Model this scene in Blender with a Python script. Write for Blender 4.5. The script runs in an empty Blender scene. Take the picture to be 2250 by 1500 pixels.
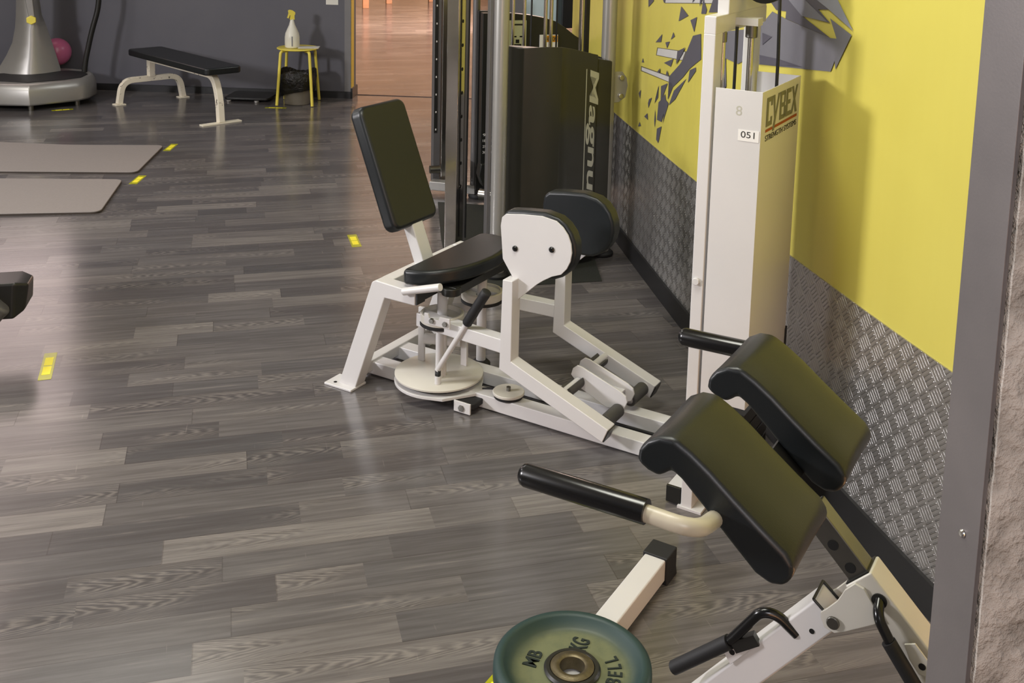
import bpy, bmesh, math, random
from mathutils import Vector, Matrix
random.seed(7)
S = bpy.context.scene
COL = S.collection
PI = math.pi

# ------------------------------------------------------------------ camera, world, lights, exposure
cam_d = bpy.data.cameras.new('camera')
cam = bpy.data.objects.new('camera', cam_d)
COL.objects.link(cam)
_p, _r, _y = 0.1475, -0.0236, 0.2650
_fw = Vector((math.sin(_y)*math.cos(_p), math.cos(_y)*math.cos(_p), -math.sin(_p)))
_rt = Vector((math.cos(_y), -math.sin(_y), 0))
_dn = _fw.cross(_rt)
_r2 = math.cos(_r)*_rt + math.sin(_r)*_dn
_d2 = -math.sin(_r)*_rt + math.cos(_r)*_dn
M3 = Matrix((_r2, -_d2, -_fw)).transposed()
cam.matrix_world = Matrix.Translation((0, 0, 1.65)) @ M3.to_4x4()
cam_d.sensor_width = 36
cam_d.lens = 36*2363.93/2250
cam_d.shift_x = -(1132.6-1125)/2250
cam_d.shift_y = (128.52-750)/2250
cam_d.clip_start = 0.05
S.camera = cam
S.view_settings.view_transform = 'Standard'
S.view_settings.look = 'None'
S.view_settings.exposure = 0.75
S.view_settings.gamma = 1.0
S.view_settings.use_curve_mapping = False

w = bpy.data.worlds.new('world'); S.world = w; w.use_nodes = True
w.node_tree.nodes['Background'].inputs[0].default_value = (0.95, 0.95, 1.0, 1)
w.node_tree.nodes['Background'].inputs[1].default_value = 0.12

def area(name, loc, target, sx, sy, power, col=(1, 1, 1)):
    d = bpy.data.lights.new(name, 'AREA'); d.shape = 'RECTANGLE'; d.size = sx; d.size_y = sy
    d.energy = power; d.color = col
    o = bpy.data.objects.new(name, d); COL.objects.link(o); o.location = loc
    v = Vector(target)-Vector(loc)
    o.rotation_euler = v.to_track_quat('-Z', 'Y').to_euler()
    return o
area('window_light', (-4.6, 3.2, 2.25), (1.0, 2.8, 0.9), 1.0, 0.6, 135, (1.0, 0.97, 1.0))
area('floor_glare_light', (-1.92, 9.1, 2.1), (-1.7, 4.0, 1.2), 1.3, 1.7, 11, (1.0, 0.80, 0.76))  # unseen panel added to lay a pinkish glare on the left floor, no window there
area('ceiling_panel_light', (0.2, 2.3, 2.95), (0.2, 2.3, 0), 1.2, 0.6, 30, (1.0, 0.99, 0.88))
area('ceiling_panel_light', (-0.6, 5.4, 2.95), (-0.6, 5.4, 0), 1.2, 0.6, 15, (1.0, 0.97, 0.90))
area('ceiling_panel_light', (-3.4, 6.2, 2.95), (-3.0, 6.2, 0), 1.2, 0.6, 30, (1.0, 0.97, 0.94))
area('corridor_light', (-0.3, -1.4, 2.5), (0.9, 1.8, 0.6), 0.9, 0.9, 21, (0.97, 0.95, 1.0))
area('corridor_warm_light', (-0.1, -1.9, 0.9), (1.0, 1.6, 0.5), 0.5, 1.1, 9, (1.0, 0.52, 0.26))
area('far_room_light', (3.5, 12.0, 2.9), (2.6, 12.0, 0), 1.2, 2.5, 200, (1.0, 0.77, 0.67))
area('far_room_light', (-0.6, 13.5, 2.9), (0.6, 13.5, 0), 1.2, 2.5, 160, (1.0, 0.76, 0.66))
area('pale_machine_fill', (2.4, 7.4, 2.9), (2.7, 9.2, 0.8), 0.6, 0.6, 26, (0.95, 1.0, 1.0))  # added cool fill that brightens the pale machine behind the cable machine
area('far_wall_fill', (3.4, 12.5, 1.0), (1.9, 17.0, 2.8), 1.0, 1.0, 210, (1.0, 0.74, 0.62))  # added fill: warms the far wall and ceiling so the floor reflects them
area('edge_glint_fill', (1.48, 1.25, 0.20), (1.05, 2.6, 0.5), 0.2, 0.3, 1.6, (1.0, 0.50, 0.22))  # low warm fill added to catch the machine edges, not a fixture
_d = bpy.data.lights.new('ceiling_spot_light', 'SPOT'); _d.energy = 60; _d.color = (1.0, 0.78, 0.72)
_d.spot_size = math.radians(46); _d.spot_blend = 0.8; _d.shadow_soft_size = 0.05
_o = bpy.data.objects.new('ceiling_spot_light', _d); COL.objects.link(_o); _o.location = (-1.75, 6.5, 2.93)
_o.rotation_euler = (Vector((-1.55, 4.1, 0))-Vector(_o.location)).to_track_quat('-Z', 'Y').to_euler()

# ------------------------------------------------------------------ node helpers and materials
def lin(c):
    f = lambda v: v/12.92 if v <= 0.04045 else ((v+0.055)/1.055)**2.4
    return tuple(f(x/255.0) for x in c)+(1.0,)

class N:
    def __init__(s, name):
        s.m = bpy.data.materials.new(name); s.m.use_nodes = True
        s.t = s.m.node_tree; s.b = s.t.nodes['Principled BSDF']
    def n(s, kind, **kw):
        o = s.t.nodes.new(kind)
        for k, v in kw.items(): setattr(o, k, v)
        return o
    def put(s, sock, v):
        if hasattr(v, 'is_output') or isinstance(v, bpy.types.NodeSocket): s.t.links.new(v, sock)
        else: sock.default_value = v
    def math(s, op, a, b=0.0, c=None):
        o = s.n('ShaderNodeMath', operation=op); s.put(o.inputs[0], a); s.put(o.inputs[1], b)
        if c is not None: s.put(o.inputs[2], c)
        return o.outputs[0]
    def mix(s, f, a, b, blend='MIX'):
        o = s.n('ShaderNodeMix', data_type='RGBA', blend_type=blend)
        s.put(o.inputs['Factor'], f); s.put(o.inputs['A'], a) if False else s.put(o.inputs[6], a); s.put(o.inputs[7], b)
        return o.outputs[2]
    def sstep(s, v, a, b):
        o = s.n('ShaderNodeMapRange', interpolation_type='SMOOTHSTEP')
        s.put(o.inputs[0], v); o.inputs[1].default_value = a; o.inputs[2].default_value = b
        return o.outputs[0]
    def noise(s, vec, scale, detail=2.0, rough=0.5, dim='3D'):
        o = s.n('ShaderNodeTexNoise', noise_dimensions=dim)
        if vec is not None: s.put(o.inputs['Vector'], vec)
        o.inputs['Scale'].default_value = scale; o.inputs['Detail'].default_value = detail
        o.inputs['Roughness'].default_value = rough
        return o.outputs['Fac']
    def pos(s):
        return s.n('ShaderNodeNewGeometry').outputs['Position']
    def obj(s):
        return s.n('ShaderNodeTexCoord').outputs['Object']
    def comb(s, x, y, z=0.0):
        o = s.n('ShaderNodeCombineXYZ'); s.put(o.inputs[0], x); s.put(o.inputs[1], y); s.put(o.inputs[2], z)
        return o.outputs[0]
    def sep(s, v):
        o = s.n('ShaderNodeSeparateXYZ'); s.put(o.inputs[0], v); return o.outputs
    def bump(s, h, strength, dist):
        o = s.n('ShaderNodeBump'); o.inputs['Strength'].default_value = strength
        o.inputs['Distance'].default_value = dist; s.put(o.inputs['Height'], h)
        s.t.links.new(o.outputs[0], s.b.inputs['Normal'])
    def set(s, col=None, rough=None, metal=None, spec=None, coat=None):
        if col is not None: s.put(s.b.inputs['Base Color'], col)
        if rough is not None: s.put(s.b.inputs['Roughness'], rough)
        if metal is not None: s.put(s.b.inputs['Metallic'], metal)
        if spec is not None: s.put(s.b.inputs['Specular IOR Level'], spec)
        if coat is not None: s.put(s.b.inputs['Coat Weight'], coat); s.b.inputs['Coat Roughness'].default_value = 0.15
        return s

MAT = {}
def plain(name, rgb, rough=0.5, metal=0.0, var=0.06, scale=30, bump=0.0, spec=None):
    k = N(name); c = lin(rgb)
    f = k.noise(k.obj(), scale, 3.0)
    d = tuple(max(0, x*(1-var*2)) for x in c[:3])+(1,); e = tuple(min(1, x*(1+var)) for x in c[:3])+(1,)
    k.set(k.mix(f, d, e), rough, metal, spec)
    if bump: k.bump(k.noise(k.obj(), scale*6, 2.0), bump, 0.001)
    MAT[name] = k.m
    return k
plain('white_metal', (204, 202, 201), 0.33, 0, 0.03, 6)
plain('cream_metal', (202, 198, 188), 0.35, 0, 0.05, 8)
plain('black_vinyl', (18, 22, 24), 0.40, 0, 0.05, 60, 0.12, 0.5)
plain('black_rubber', (24, 24, 26), 0.62, 0, 0.1, 40, 0.2)
plain('black_gloss', (14, 14, 15), 0.22, 0, 0.02, 10)
plain('black_plastic', (30, 30, 28), 0.38, 0, 0.04, 10)
plain('shroud_black', (44, 43, 36), 0.34, 0, 0.04, 10)
plain('foam_grey', (66, 64, 60), 0.6, 0, 0.1, 50, 0.2)
plain('chrome', (206, 202, 196), 0.2, 1, 0.05, 20)
plain('post_chrome', (216, 212, 206), 0.12, 1.0, 0.05, 20)
plain('steel', (128, 126, 120), 0.34, 1, 0.08, 20)
plain('silver_paint', (172, 170, 166), 0.36, 0.6, 0.04, 12)
plain('grey_metal', (108, 106, 106), 0.4, 0.4, 0.05, 12)
plain('stool_yellow', (240, 222, 92), 0.4, 0, 0.04, 12)
plain('sticker_film', (168, 168, 24), 0.25, 0, 0.1, 30)
plain('sticker_note', (250, 236, 50), 0.45, 0, 0.05, 30)
plain('mat_grey', (138, 131, 127), 0.75, 0, 0.06, 90, 0.2)
plain('mat_edge', (60, 52, 46), 0.8, 0, 0.05, 40)
plain('rubber_mat', (40, 42, 36), 0.8, 0, 0.35, 160, 0.3)
plain('pink_ball', (192, 100, 140), 0.3, 0, 0.04, 20)
plain('bottle_white', (226, 224, 210), 0.35, 0, 0.03, 10)
plain('paper_white', (226, 224, 214), 0.7, 0, 0.03, 30)
plain('jamb_grey', (120, 118, 118), 0.5, 0, 0.05, 20)
plain('jamb_yellow', (226, 196, 40), 0.5, 0, 0.04, 20)
plain('skirting_black', (30, 30, 31), 0.45, 0, 0.06, 20)
plain('ceiling_white', (186, 182, 172), 0.9, 0, 0.04, 4)
plain('gap_dark', (66, 58, 46), 0.9, 0, 0.2, 40)
plain('far_wall', (196, 170, 140), 0.85, 0, 0.04, 4)
plain('text_grey', (108, 107, 92), 0.5, 0, 0.02, 10)
plain('text_dark', (44, 42, 34), 0.5, 0, 0.02, 10)
plain('text_light', (176, 176, 164), 0.35, 0.2, 0.03, 10)
plain('text_faint', (176, 174, 160), 0.5, 0, 0.02, 10)
plain('red_line', (150, 62, 22), 0.5, 0, 0.02, 10)
plain('label_white', (224, 222, 218), 0.5, 0, 0.02, 10)
plain('placard_cream', (206, 210, 176), 0.5, 0, 0.03, 10)
plain('orange_panel', (206, 140, 20), 0.45, 0, 0.05, 10)
plain('wood_leg', (150, 104, 66), 0.5, 0, 0.15, 20)
plain('threshold_dark', (70, 44, 36), 0.5, 0, 0.1, 20)
plain('pale_blue_panel', (190, 206, 206), 0.5, 0, 0.04, 6)
plain('hole_black', (6, 6, 6), 0.6, 0, 0.0, 10)
plain('mural_dark', (86, 84, 92), 0.5, 0, 0.05, 20)
plain('mural_mid', (112, 111, 118), 0.5, 0, 0.06, 12)
plain('mural_light', (138, 140, 150), 0.5, 0, 0.06, 12)
plain('mural_deep', (82, 80, 90), 0.5, 0, 0.06, 20)
plain('mural_soft', (120, 120, 128), 0.5, 0, 0.06, 12)
plain('mural_outline', (98, 92, 66), 0.5, 0, 0.06, 12)
plain('mural_white', (196, 194, 190), 0.5, 0, 0.05, 12)
plain('plate_iron', (110, 100, 78), 0.42, 0.8, 0.25, 90, 0.3)

# worn white frame with dark chips
k = N('chipped_cream'); c = k.noise(k.obj(), 26, 4.0, 0.7)
k.set(k.mix(k.sstep(c, 0.62, 0.64), lin((238, 230, 210)), lin((58, 44, 34))), 0.42); MAT['chipped_cream'] = k.m
# green rubber of the weight plate, dusty in the middle
k = N('plate_green'); o = k.obj(); sx = k.sep(o)
rad = k.math('SQRT', k.math('ADD', k.math('MULTIPLY', sx[0], sx[0]), k.math('MULTIPLY', sx[1], sx[1])))
dust = k.math('MULTIPLY', k.sstep(rad, 0.137, 0.10), k.math('ADD', 0.45, k.noise(o, 38, 5.0, 0.65)))
k.set(k.mix(dust, lin((30, 54, 52)), lin((104, 108, 78))), 0.5); k.bump(k.noise(o, 160, 2), 0.1, 0.001); MAT['plate_green'] = k.m
# bin liner
k = N('bin_liner'); o = k.obj(); k.set(lin((22, 21, 19)), 0.22); k.bump(k.noise(o, 26, 4.0, 0.6), 0.9, 0.02); MAT['bin_liner'] = k.m
k = N('bin_clear'); k.set(lin((150, 142, 128)), 0.25); k.b.inputs['Alpha'].default_value = 0.42; MAT['bin_clear'] = k.m
# slate wall
k = N('wall_slate'); p = k.pos(); k.set(k.mix(k.noise(p, 2.2, 4.0), lin((84, 84, 93)), lin((99, 98, 104))), 0.62); k.bump(k.noise(p, 120, 2), 0.1, 0.002); MAT['wall_slate'] = k.m
# yellow wall
k = N('wall_yellow'); p = k.pos(); s3 = k.sep(p)
v = k.comb(k.math('MULTIPLY', s3[0], 1.0), k.math('MULTIPLY', s3[1], 9.0), k.math('MULTIPLY', s3[2], 0.12))
k.set(k.mix(k.noise(p, 3.0, 3.0), lin((201, 188, 86)), lin((207, 196, 96))), 0.34)
k.bump(k.noise(v, 1.0, 2.0), 0.35, 0.012); MAT['wall_yellow'] = k.m
# painted rough concrete
k = N('concrete_painted'); p = k.pos()
n1 = k.noise(p, 14, 6.0, 0.62); n2 = k.noise(p, 5, 2.0)
k.set(k.mix(k.sstep(n1, 0.30, 0.62), lin((150, 143, 133)), lin((206, 198, 187))), 0.8)
k.bump(k.math('ADD', n1, k.math('MULTIPLY', n2, 0.8)), 1.0, 0.03); MAT['concrete_painted'] = k.m
# jamb angle iron
k = N('angle_steel'); p = k.pos(); k.set(k.mix(k.noise(p, 7, 3), lin((112, 108, 108)), lin((140, 134, 132))), 0.42, 0.55); k.bump(k.noise(p, 300, 2), 0.08, 0.001); MAT['angle_steel'] = k.m

# wood vinyl floor: strips along X, pitch in Y
k = N('floor_wood'); p = k.pos(); x, y, z = k.sep(p)[0:3]
PITCH = 0.1035
ry = k.math('DIVIDE', k.math('ADD', y, 20.0-2.8145), PITCH)
row = k.math('FLOOR', ry); fy = k.math('FRACT', ry)
def wn(a, b=None):
    o = k.n('ShaderNodeTexWhiteNoise', noise_dimensions='2D'); k.put(o.inputs['Vector'], k.comb(a, 0.0 if b is None else b)); return o.outputs['Value']
xs = k.math('ADD', k.math('DIVIDE', k.math('ADD', x, 30.0), 0.92), k.math('MULTIPLY', wn(row, 3.3), 17.0))
cell = k.math('FLOOR', xs); fx = k.math('FRACT', xs)
cut = k.math('ADD', 0.22, k.math('MULTIPLY', wn(row, k.math('ADD', cell, 0.37)), 0.56))
sub = k.math('GREATER_THAN', fx, cut)
cid = k.math('ADD', k.math('MULTIPLY', cell, 2.0), sub)
r1 = wn(row, cid); r2 = wn(k.math('ADD', row, 51.5), cid); r3 = wn(k.math('ADD', row, 151.5), cid)
ramp = k.n('ShaderNodeValToRGB'); k.put(ramp.inputs[0], r1); e = ramp.color_ramp.elements
e[0].position = 0.0; e[0].color = lin((80, 78, 79)); e[1].position = 1.0; e[1].color = lin((121, 116, 113))
for ps, cc in ((0.22, (87, 83, 83)), (0.45, (94, 91, 91)), (0.65, (100, 96, 95)), (0.85, (108, 103, 101))):
    q = e.new(ps); q.color = lin(cc)
gx = k.math('ADD', k.math('MULTIPLY', x, 1.0), k.math('MULTIPLY', r2, 37.0))
gv = k.comb(k.math('MULTIPLY', gx, 1.7), k.math('MULTIPLY', y, 34.0), k.math('MULTIPLY', r2, 9.0))
grain = k.noise(gv, 1.6, 6.0, 0.66)
# cathedral figure: nested arches along the strip
yy = k.math('SUBTRACT', fy, k.math('ADD', 0.35, k.math('MULTIPLY', r3, 0.3)))
arch = k.math('ADD', k.math('MULTIPLY', gx, 5.0), k.math('MULTIPLY', k.math('MULTIPLY', yy, yy), 7.0))
arch = k.math('ADD', arch, k.math('MULTIPLY', k.math('ADD', k.noise(gv, 0.5, 2.0), k.noise(k.comb(k.math('MULTIPLY', gx, 8.0), k.math('MULTIPLY', y, 60.0)), 1.0, 2.0)), 0.65))
rings = k.math('ADD', 0.5, k.math('MULTIPLY', k.math('SINE', k.math('MULTIPLY', arch, 27.0)), 0.5))
amask = k.math('MULTIPLY', k.sstep(k.noise(k.comb(k.math('MULTIPLY', gx, 2.2), k.math('MULTIPLY', y, 9.0)), 1.0, 1.5), 0.46, 0.62), k.math('GREATER_THAN', r3, 0.35))
c0 = ramp.outputs[0]
c1 = k.mix(k.math('MULTIPLY', k.sstep(grain, 0.62, 0.36), 0.42), c0, lin((62, 57, 56)))
c1 = k.mix(k.math('MULTIPLY', k.sstep(grain, 0.58, 0.80), 0.42), c1, lin((160, 150, 140)))
c1 = k.mix(k.math('MULTIPLY', k.math('MULTIPLY', k.math('POWER', rings, 2.0), amask), 0.30), c1, lin((158, 150, 142)))
c1 = k.mix(k.math('MULTIPLY', k.math('MULTIPLY', k.sstep(rings, 0.4, 0.0), amask), 0.22), c1, lin((58, 54, 54)))
seam = k.math('MAXIMUM', k.math('LESS_THAN', fy, 0.022), k.math('MULTIPLY', k.math('LESS_THAN', fx, 0.003), 0.8))
c1 = k.mix(k.math('MULTIPLY', seam, 0.45), c1, lin((54, 48, 46)))
# fine scratches and smears
sc = k.noise(k.comb(k.math('MULTIPLY', x, 90.0), k.math('MULTIPLY', y, 6.0)), 1.0, 2.0)
c1 = k.mix(k.math('MULTIPLY', k.sstep(sc, 0.72, 0.80), 0.18), c1, lin((178, 168, 160)))
rg = k.math('ADD', 0.13, k.math('MULTIPLY', k.noise(p, 3.0, 3.0), 0.12))
k.set(c1, rg, 0.0, 0.5)
tilt = k.math('MULTIPLY', k.math('SUBTRACT', r2, 0.5), k.math('MULTIPLY', fy, 0.25))
k.bump(k.math('ADD', k.math('ADD', k.math('MULTIPLY', grain, 0.35), tilt), k.math('MULTIPLY', seam, -0.8)), 0.16, 0.0016)
MAT['floor_wood'] = k.m

# aluminium tread plate (five-bar) from UV = metres along the wall, height
k = N('tread_plate'); uv = k.n('ShaderNodeUVMap').outputs[0]; su, sv = k.sep(uv)[0:2]
PS, PZ_ = 0.063, 0.0585
def bars(ou, ov, sg):
    a = k.math('SUBTRACT', k.math('FRACT', k.math('ADD', k.math('DIVIDE', su, PS), ou)), 0.5)
    b = k.math('SUBTRACT', k.math('FRACT', k.math('ADD', k.math('DIVIDE', sv, PZ_), ov)), 0.5)
    al = k.math('ADD', k.math('MULTIPLY', a, 0.70), k.math('MULTIPLY', b, 0.70*sg))
    ac = k.math('SUBTRACT', k.math('MULTIPLY', a, 0.70), k.math('MULTIPLY', b, 0.70*sg))
    lm = k.sstep(k.math('ABSOLUTE', al), 0.28, 0.21)
    cm = k.math('LESS_THAN', k.math('ABSOLUTE', ac), 0.44)
    st = k.sstep(k.math('COSINE', k.math('MULTIPLY', ac, 2*PI/0.18)), 0.45, 0.95)
    return k.math('MULTIPLY', k.math('MULTIPLY', lm, cm), st)
h = k.math('MAXIMUM', bars(0.0, 0.0, -1.0), k.math('MULTIPLY', bars(0.5, 0.5, 1.0), 0.3))
p = k.pos(); sc = k.noise(p, 9, 4.0, 0.6)
k.set(k.mix(sc, lin((168, 166, 164)), lin((204, 202, 200))), k.math('ADD', 0.24, k.math('MULTIPLY', sc, 0.12)), 0.82)
k.bump(k.math('ADD', h, k.math('MULTIPLY', k.noise(p, 30, 3), 0.10)), 1.0, 0.0034); MAT['tread_plate'] = k.m

# ------------------------------------------------------------------ geometry helpers
def frame(d, up=(0, 0, 1)):
    d = Vector(d).normalized(); up = Vector(up)
    s = d.cross(up)
    if s.length < 1e-4: s = d.cross(Vector((0, 1, 0)))
    s.normalize(); return s, s.cross(d).normalized(), d

class G:
    def __init__(s): s.bm = bmesh.new()
    def hexa(s, pts):
        v = [s.bm.verts.new(p) for p in pts]
        for f in ((0, 3, 2, 1), (4, 5, 6, 7), (0, 1, 5, 4), (1, 2, 6, 5), (2, 3, 7, 6), (3, 0, 4, 7)): s.bm.faces.new([v[i] for i in f])
        return s
    def box(s, a, b):
        (x0, y0, z0), (x1, y1, z1) = [min(i, j) for i, j in zip(a, b)], [max(i, j) for i, j in zip(a, b)]
        return s.hexa([(x0, y0, z0), (x1, y0, z0), (x1, y1, z0), (x0, y1, z0), (x0, y0, z1), (x1, y0, z1), (x1, y1, z1), (x0, y1, z1)])
    def beam(s, p0, p1, w_, h_, up=(0, 0, 1)):
        p0, p1 = Vector(p0), Vector(p1); sd, u, d = frame(p1-p0, up)
        q = []
        for p in (p0, p1):
            for i, j in ((-1, -1), (1, -1), (1, 1), (-1, 1)): q.append(p+sd*(i*w_/2)+u*(j*h_/2))
        return s.hexa(q)
    def sweep(s, pts, sec, up=(0, 0, 1), closed=False):
        pts = [Vector(p) for p in pts]; n = len(pts); rings = []; pu = Vector(up)
        for i, p in enumerate(pts):
            a = pts[max(i-1, 0)]; b = pts[min(i+1, n-1)]
            if 0 < i < n-1:
                d = ((p-a).normalized()+(b-p).normalized())
            else: d = b-a
            sd, u, d = frame(d, pu); pu = u
            k_ = 1.0
            if 0 < i < n-1:
                cs = (p-a).normalized().dot(d); k_ = 1/max(cs, 0.5)
            rings.append([s.bm.verts.new(p+sd*x_+u*y_*k_) for x_, y_ in sec])
        m = len(sec)
        for i in range(n-1):
            for j in range(m): s.bm.faces.new((rings[i][j], rings[i][(j+1) % m], rings[i+1][(j+1) % m], rings[i+1][j]))
        s.bm.faces.new(rings[0][::-1]); s.bm.faces.new(rings[-1])
        return s
    def tube(s, pts, r, seg=14, up=(0, 0, 1)):
        return s.sweep(pts, [(r*math.cos(2*PI*i/seg), r*math.sin(2*PI*i/seg)) for i in range(seg)], up)
    def rect(s, pts, w_, h_, up=(0, 0, 1)):
        return s.sweep(pts, [(-w_/2, -h_/2), (w_/2, -h_/2), (w_/2, h_/2), (-w_/2, h_/2)], up)
    def cyl(s, p0, p1, r, seg=20, r1=None):
        p0, p1 = Vector(p0), Vector(p1); sd, u, d = frame(p1-p0); r1 = r if r1 is None else r1
        A = [s.bm.verts.new(p0+sd*r*math.cos(2*PI*i/seg)+u*r*math.sin(2*PI*i/seg)) for i in range(seg)]
        B_ = [s.bm.verts.new(p1+sd*r1*math.cos(2*PI*i/seg)+u*r1*math.sin(2*PI*i/seg)) for i in range(seg)]
        for i in range(seg): s.bm.faces.new((A[i], A[(i+1) % seg], B_[(i+1) % seg], B_[i]))
        s.bm.faces.new(A[::-1]); s.bm.faces.new(B_); return s
    def prism(s, poly, fn, t0, t1):
        """poly 2-D points, fn(x, y, t) -> 3-D"""
        A = [s.bm.verts.new(fn(x_, y_, t0)) for x_, y_ in poly]; B_ = [s.bm.verts.new(fn(x_, y_, t1)) for x_, y_ in poly]
        n = len(poly)
        for i in range(n): s.bm.faces.new((A[i], A[(i+1) % n], B_[(i+1) % n], B_[i]))
        s.bm.faces.new(A[::-1]); s.bm.faces.new(B_); return s
    def lathe(s, prof, c=(0, 0, 0), seg=32, closed=False):
        c = Vector(c); R = []
        for r, z_ in prof:
            R.append([s.bm.verts.new(c+Vector((r*math.cos(2*PI*i/seg), r*math.sin(2*PI*i/seg), z_))) for i in range(seg)] if r > 1e-6 else [s.bm.verts.new(c+Vector((0, 0, z_)))])
        m = len(R)
        for q in range(m if closed else m-1):
            a, b = R[q], R[(q+1) % m]
            for i in range(seg):
                j = (i+1) % seg
                if len(a) == 1 and len(b) == 1: continue
                if len(a) == 1: s.bm.faces.new((a[0], b[j], b[i]))
                elif len(b) == 1: s.bm.faces.new((a[i], a[j], b[0]))
                else: s.bm.faces.new((a[i], a[j], b[j], b[i]))
        return s
    def loft(s, rings, cap=True):
        R = [[s.bm.verts.new(p) for p in r] for r in rings]; m = len(R[0])
        for a, b in zip(R[:-1], R[1:]):
            for j in range(m): s.bm.faces.new((a[j], a[(j+1) % m], b[(j+1) % m], b[j]))
        if cap: s.bm.faces.new(R[0][::-1]); s.bm.faces.new(R[-1])
        return s
    def obj(s, name, mat, parent=None, bevel=0.0, seg=2, ang=38):
        bmesh.ops.recalc_face_normals(s.bm, faces=s.bm.faces[:])
        me = bpy.data.meshes.new(name); s.bm.to_mesh(me); s.bm.free()
        me.materials.append(MAT[mat])
        for p_ in me.polygons: p_.use_smooth = True
        me.set_sharp_from_angle(angle=math.radians(ang))
        o = bpy.data.objects.new(name, me); COL.objects.link(o)
        if parent: o.parent = parent
        if bevel:
            b = o.modifiers.new('bevel', 'BEVEL'); b.width = bevel; b.segments = seg; b.limit_method = 'ANGLE'; b.angle_limit = math.radians(32); b.harden_normals = True
        return o

def thing(name, label, cat, loc=(0, 0, 0), rz=0.0, group=None):
    o = bpy.data.objects.new(name, None); COL.objects.link(o); o.location = loc; o.rotation_euler = (0, 0, rz)
    o['label'] = label; o['category'] = cat
    o.empty_display_size = 0.1
    if group: o['group'] = group
    return o
def tag(o, label, cat, group=None):
    o['label'] = label; o['category'] = cat
    if group: o['group'] = group
    return o
def struct(o): o['kind'] = 'structure'; return o
def lab(o, t): o['label'] = t; return o

def fillet(pts, r, n=5):
    pts = [Vector(p) for p in pts]; out = [pts[0]]
    for a, b, c in zip(pts[:-2], pts[1:-1], pts[2:]):
        u, v = (a-b), (c-b); q = min(r, u.length*0.49, v.length*0.49); p0 = b+u.normalized()*q; p1 = b+v.normalized()*q
        for i in range(n+1):
            t = i/n; out.append(p0*(1-t)**2+b*2*t*(1-t)+p1*t*t)
    out.append(pts[-1]); return out
def rrect(x0, y0, x1, y1, r, n=5):
    o = []
    for cx, cy, a0 in ((x1-r, y1-r, 0), (x0+r, y1-r, 90), (x0+r, y0+r, 180), (x1-r, y0+r, 270)):
        for i in range(n+1):
            a = math.radians(a0+90*i/n); o.append((cx+r*math.cos(a), cy+r*math.sin(a)))
    return o
def text(name, body, mat, parent, origin, ex, ey, w_, h_, t=0.0012, bold=0.0, shear=0.0):
    """flat lettering: lower left corner at origin, ex/ey unit directions, stretched to w_ x h_"""
    cu = bpy.data.curves.new(name, 'FONT'); cu.body = body; cu.offset = bold; cu.shear = shear; cu.extrude = 0.0
    to = bpy.data.objects.new('tmp', cu); COL.objects.link(to)
    dg = bpy.context.evaluated_depsgraph_get(); me = bpy.data.meshes.new_from_object(to.evaluated_get(dg))
    bpy.data.objects.remove(to); bpy.data.curves.remove(cu)
    xs = [v.co.x for v in me.vertices]; ys = [v.co.y for v in me.vertices]
    ex, ey = Vector(ex), Vector(ey); nz = ex.cross(ey).normalized(); O = Vector(origin)
    bm = bmesh.new(); bm.from_mesh(me); bpy.data.meshes.remove(me)
    x0, y0 = min(xs), min(ys); kx = w_/(max(xs)-x0); ky = h_/(max(ys)-y0)
    for v in bm.verts: v.co = O+ex*((v.co.x-x0)*kx)+ey*((v.co.y-y0)*ky)
    r = bmesh.ops.extrude_face_region(bm, geom=bm.faces[:])
    bmesh.ops.translate(bm, verts=[v for v in r['geom'] if isinstance(v, bmesh.types.BMVert)], vec=nz*t)
    g = G(); g.bm.free(); g.bm = bm
    return g.obj(name, mat, parent)
def copy_tree(o, parent=None):
    c = o.copy(); COL.objects.link(c)
    if parent: c.parent = parent
    for ch in list(o.children): copy_tree(ch, c)
    return c

# ------------------------------------------------------------------ the setting
def wall_x(y): return 1.675-0.142*y+0.056*y*y-0.004*y**3     # plan of the gently curved right wall
YS = [1.02+(6.02-1.02)*i/80 for i in range(81)]
ARC = [0.0]
for a, b in zip(YS[:-1], YS[1:]): ARC.append(ARC[-1]+math.hypot(wall_x(b)-wall_x(a), b-a))
S0 = 0.072      # arc offset so that the tread pattern sits where it does
def strip(name, mat, z0, z1, d0, d1, lip=0.0):
    """solid band following the curved wall, from d0 (room side) to d1 (behind) off its face"""
    g = G(); rings = []
    for y in YS: x = wall_x(y); rings.append([(x-d0, y, z0), (x-d0, y, z1), (x+d1, y, z1), (x+d1, y, z0)])
    g.loft(rings); o = g.obj(name, mat)
    uv = o.data.uv_layers.new(name='UVMap')
    for p_ in o.data.polygons:
        for li in p_.loop_indices:
            co = o.data.vertices[o.data.loops[li].vertex_index].co
            i = min(max(int((co.y-YS[0])/(YS[1]-YS[0])+0.5), 0), 80)
            uv.data[li].uv = (ARC[i]+S0, co.z-0.0005)
    return struct(o)
g = G().box((-6.2, -3.2, -0.12), (9.5, 21.0, 0.0)); struct(g.obj('floor', 'floor_wood'))
g = G().box((-6.2, 0.2, 3.0), (9.5, 21.0, 3.12)); struct(g.obj('ceiling', 'ceiling_white'))
wall_right = strip('wall_right', 'wall_yellow', 0.0, 3.0, 0.0, 0.16)
strip('trim_1', 'tread_plate', 0.085, 0.61, 0.004, 0.0)
strip('baseboard_right', 'skirting_black', 0.0, 0.088, 0.014, 0.0)
MM = {1: 'mural_dark', 2: 'mural_mid', 3: 'mural_outline', 4: 'mural_white', 5: 'mural_deep', 6: 'mural_light', 7: 'mural_soft'}
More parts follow.
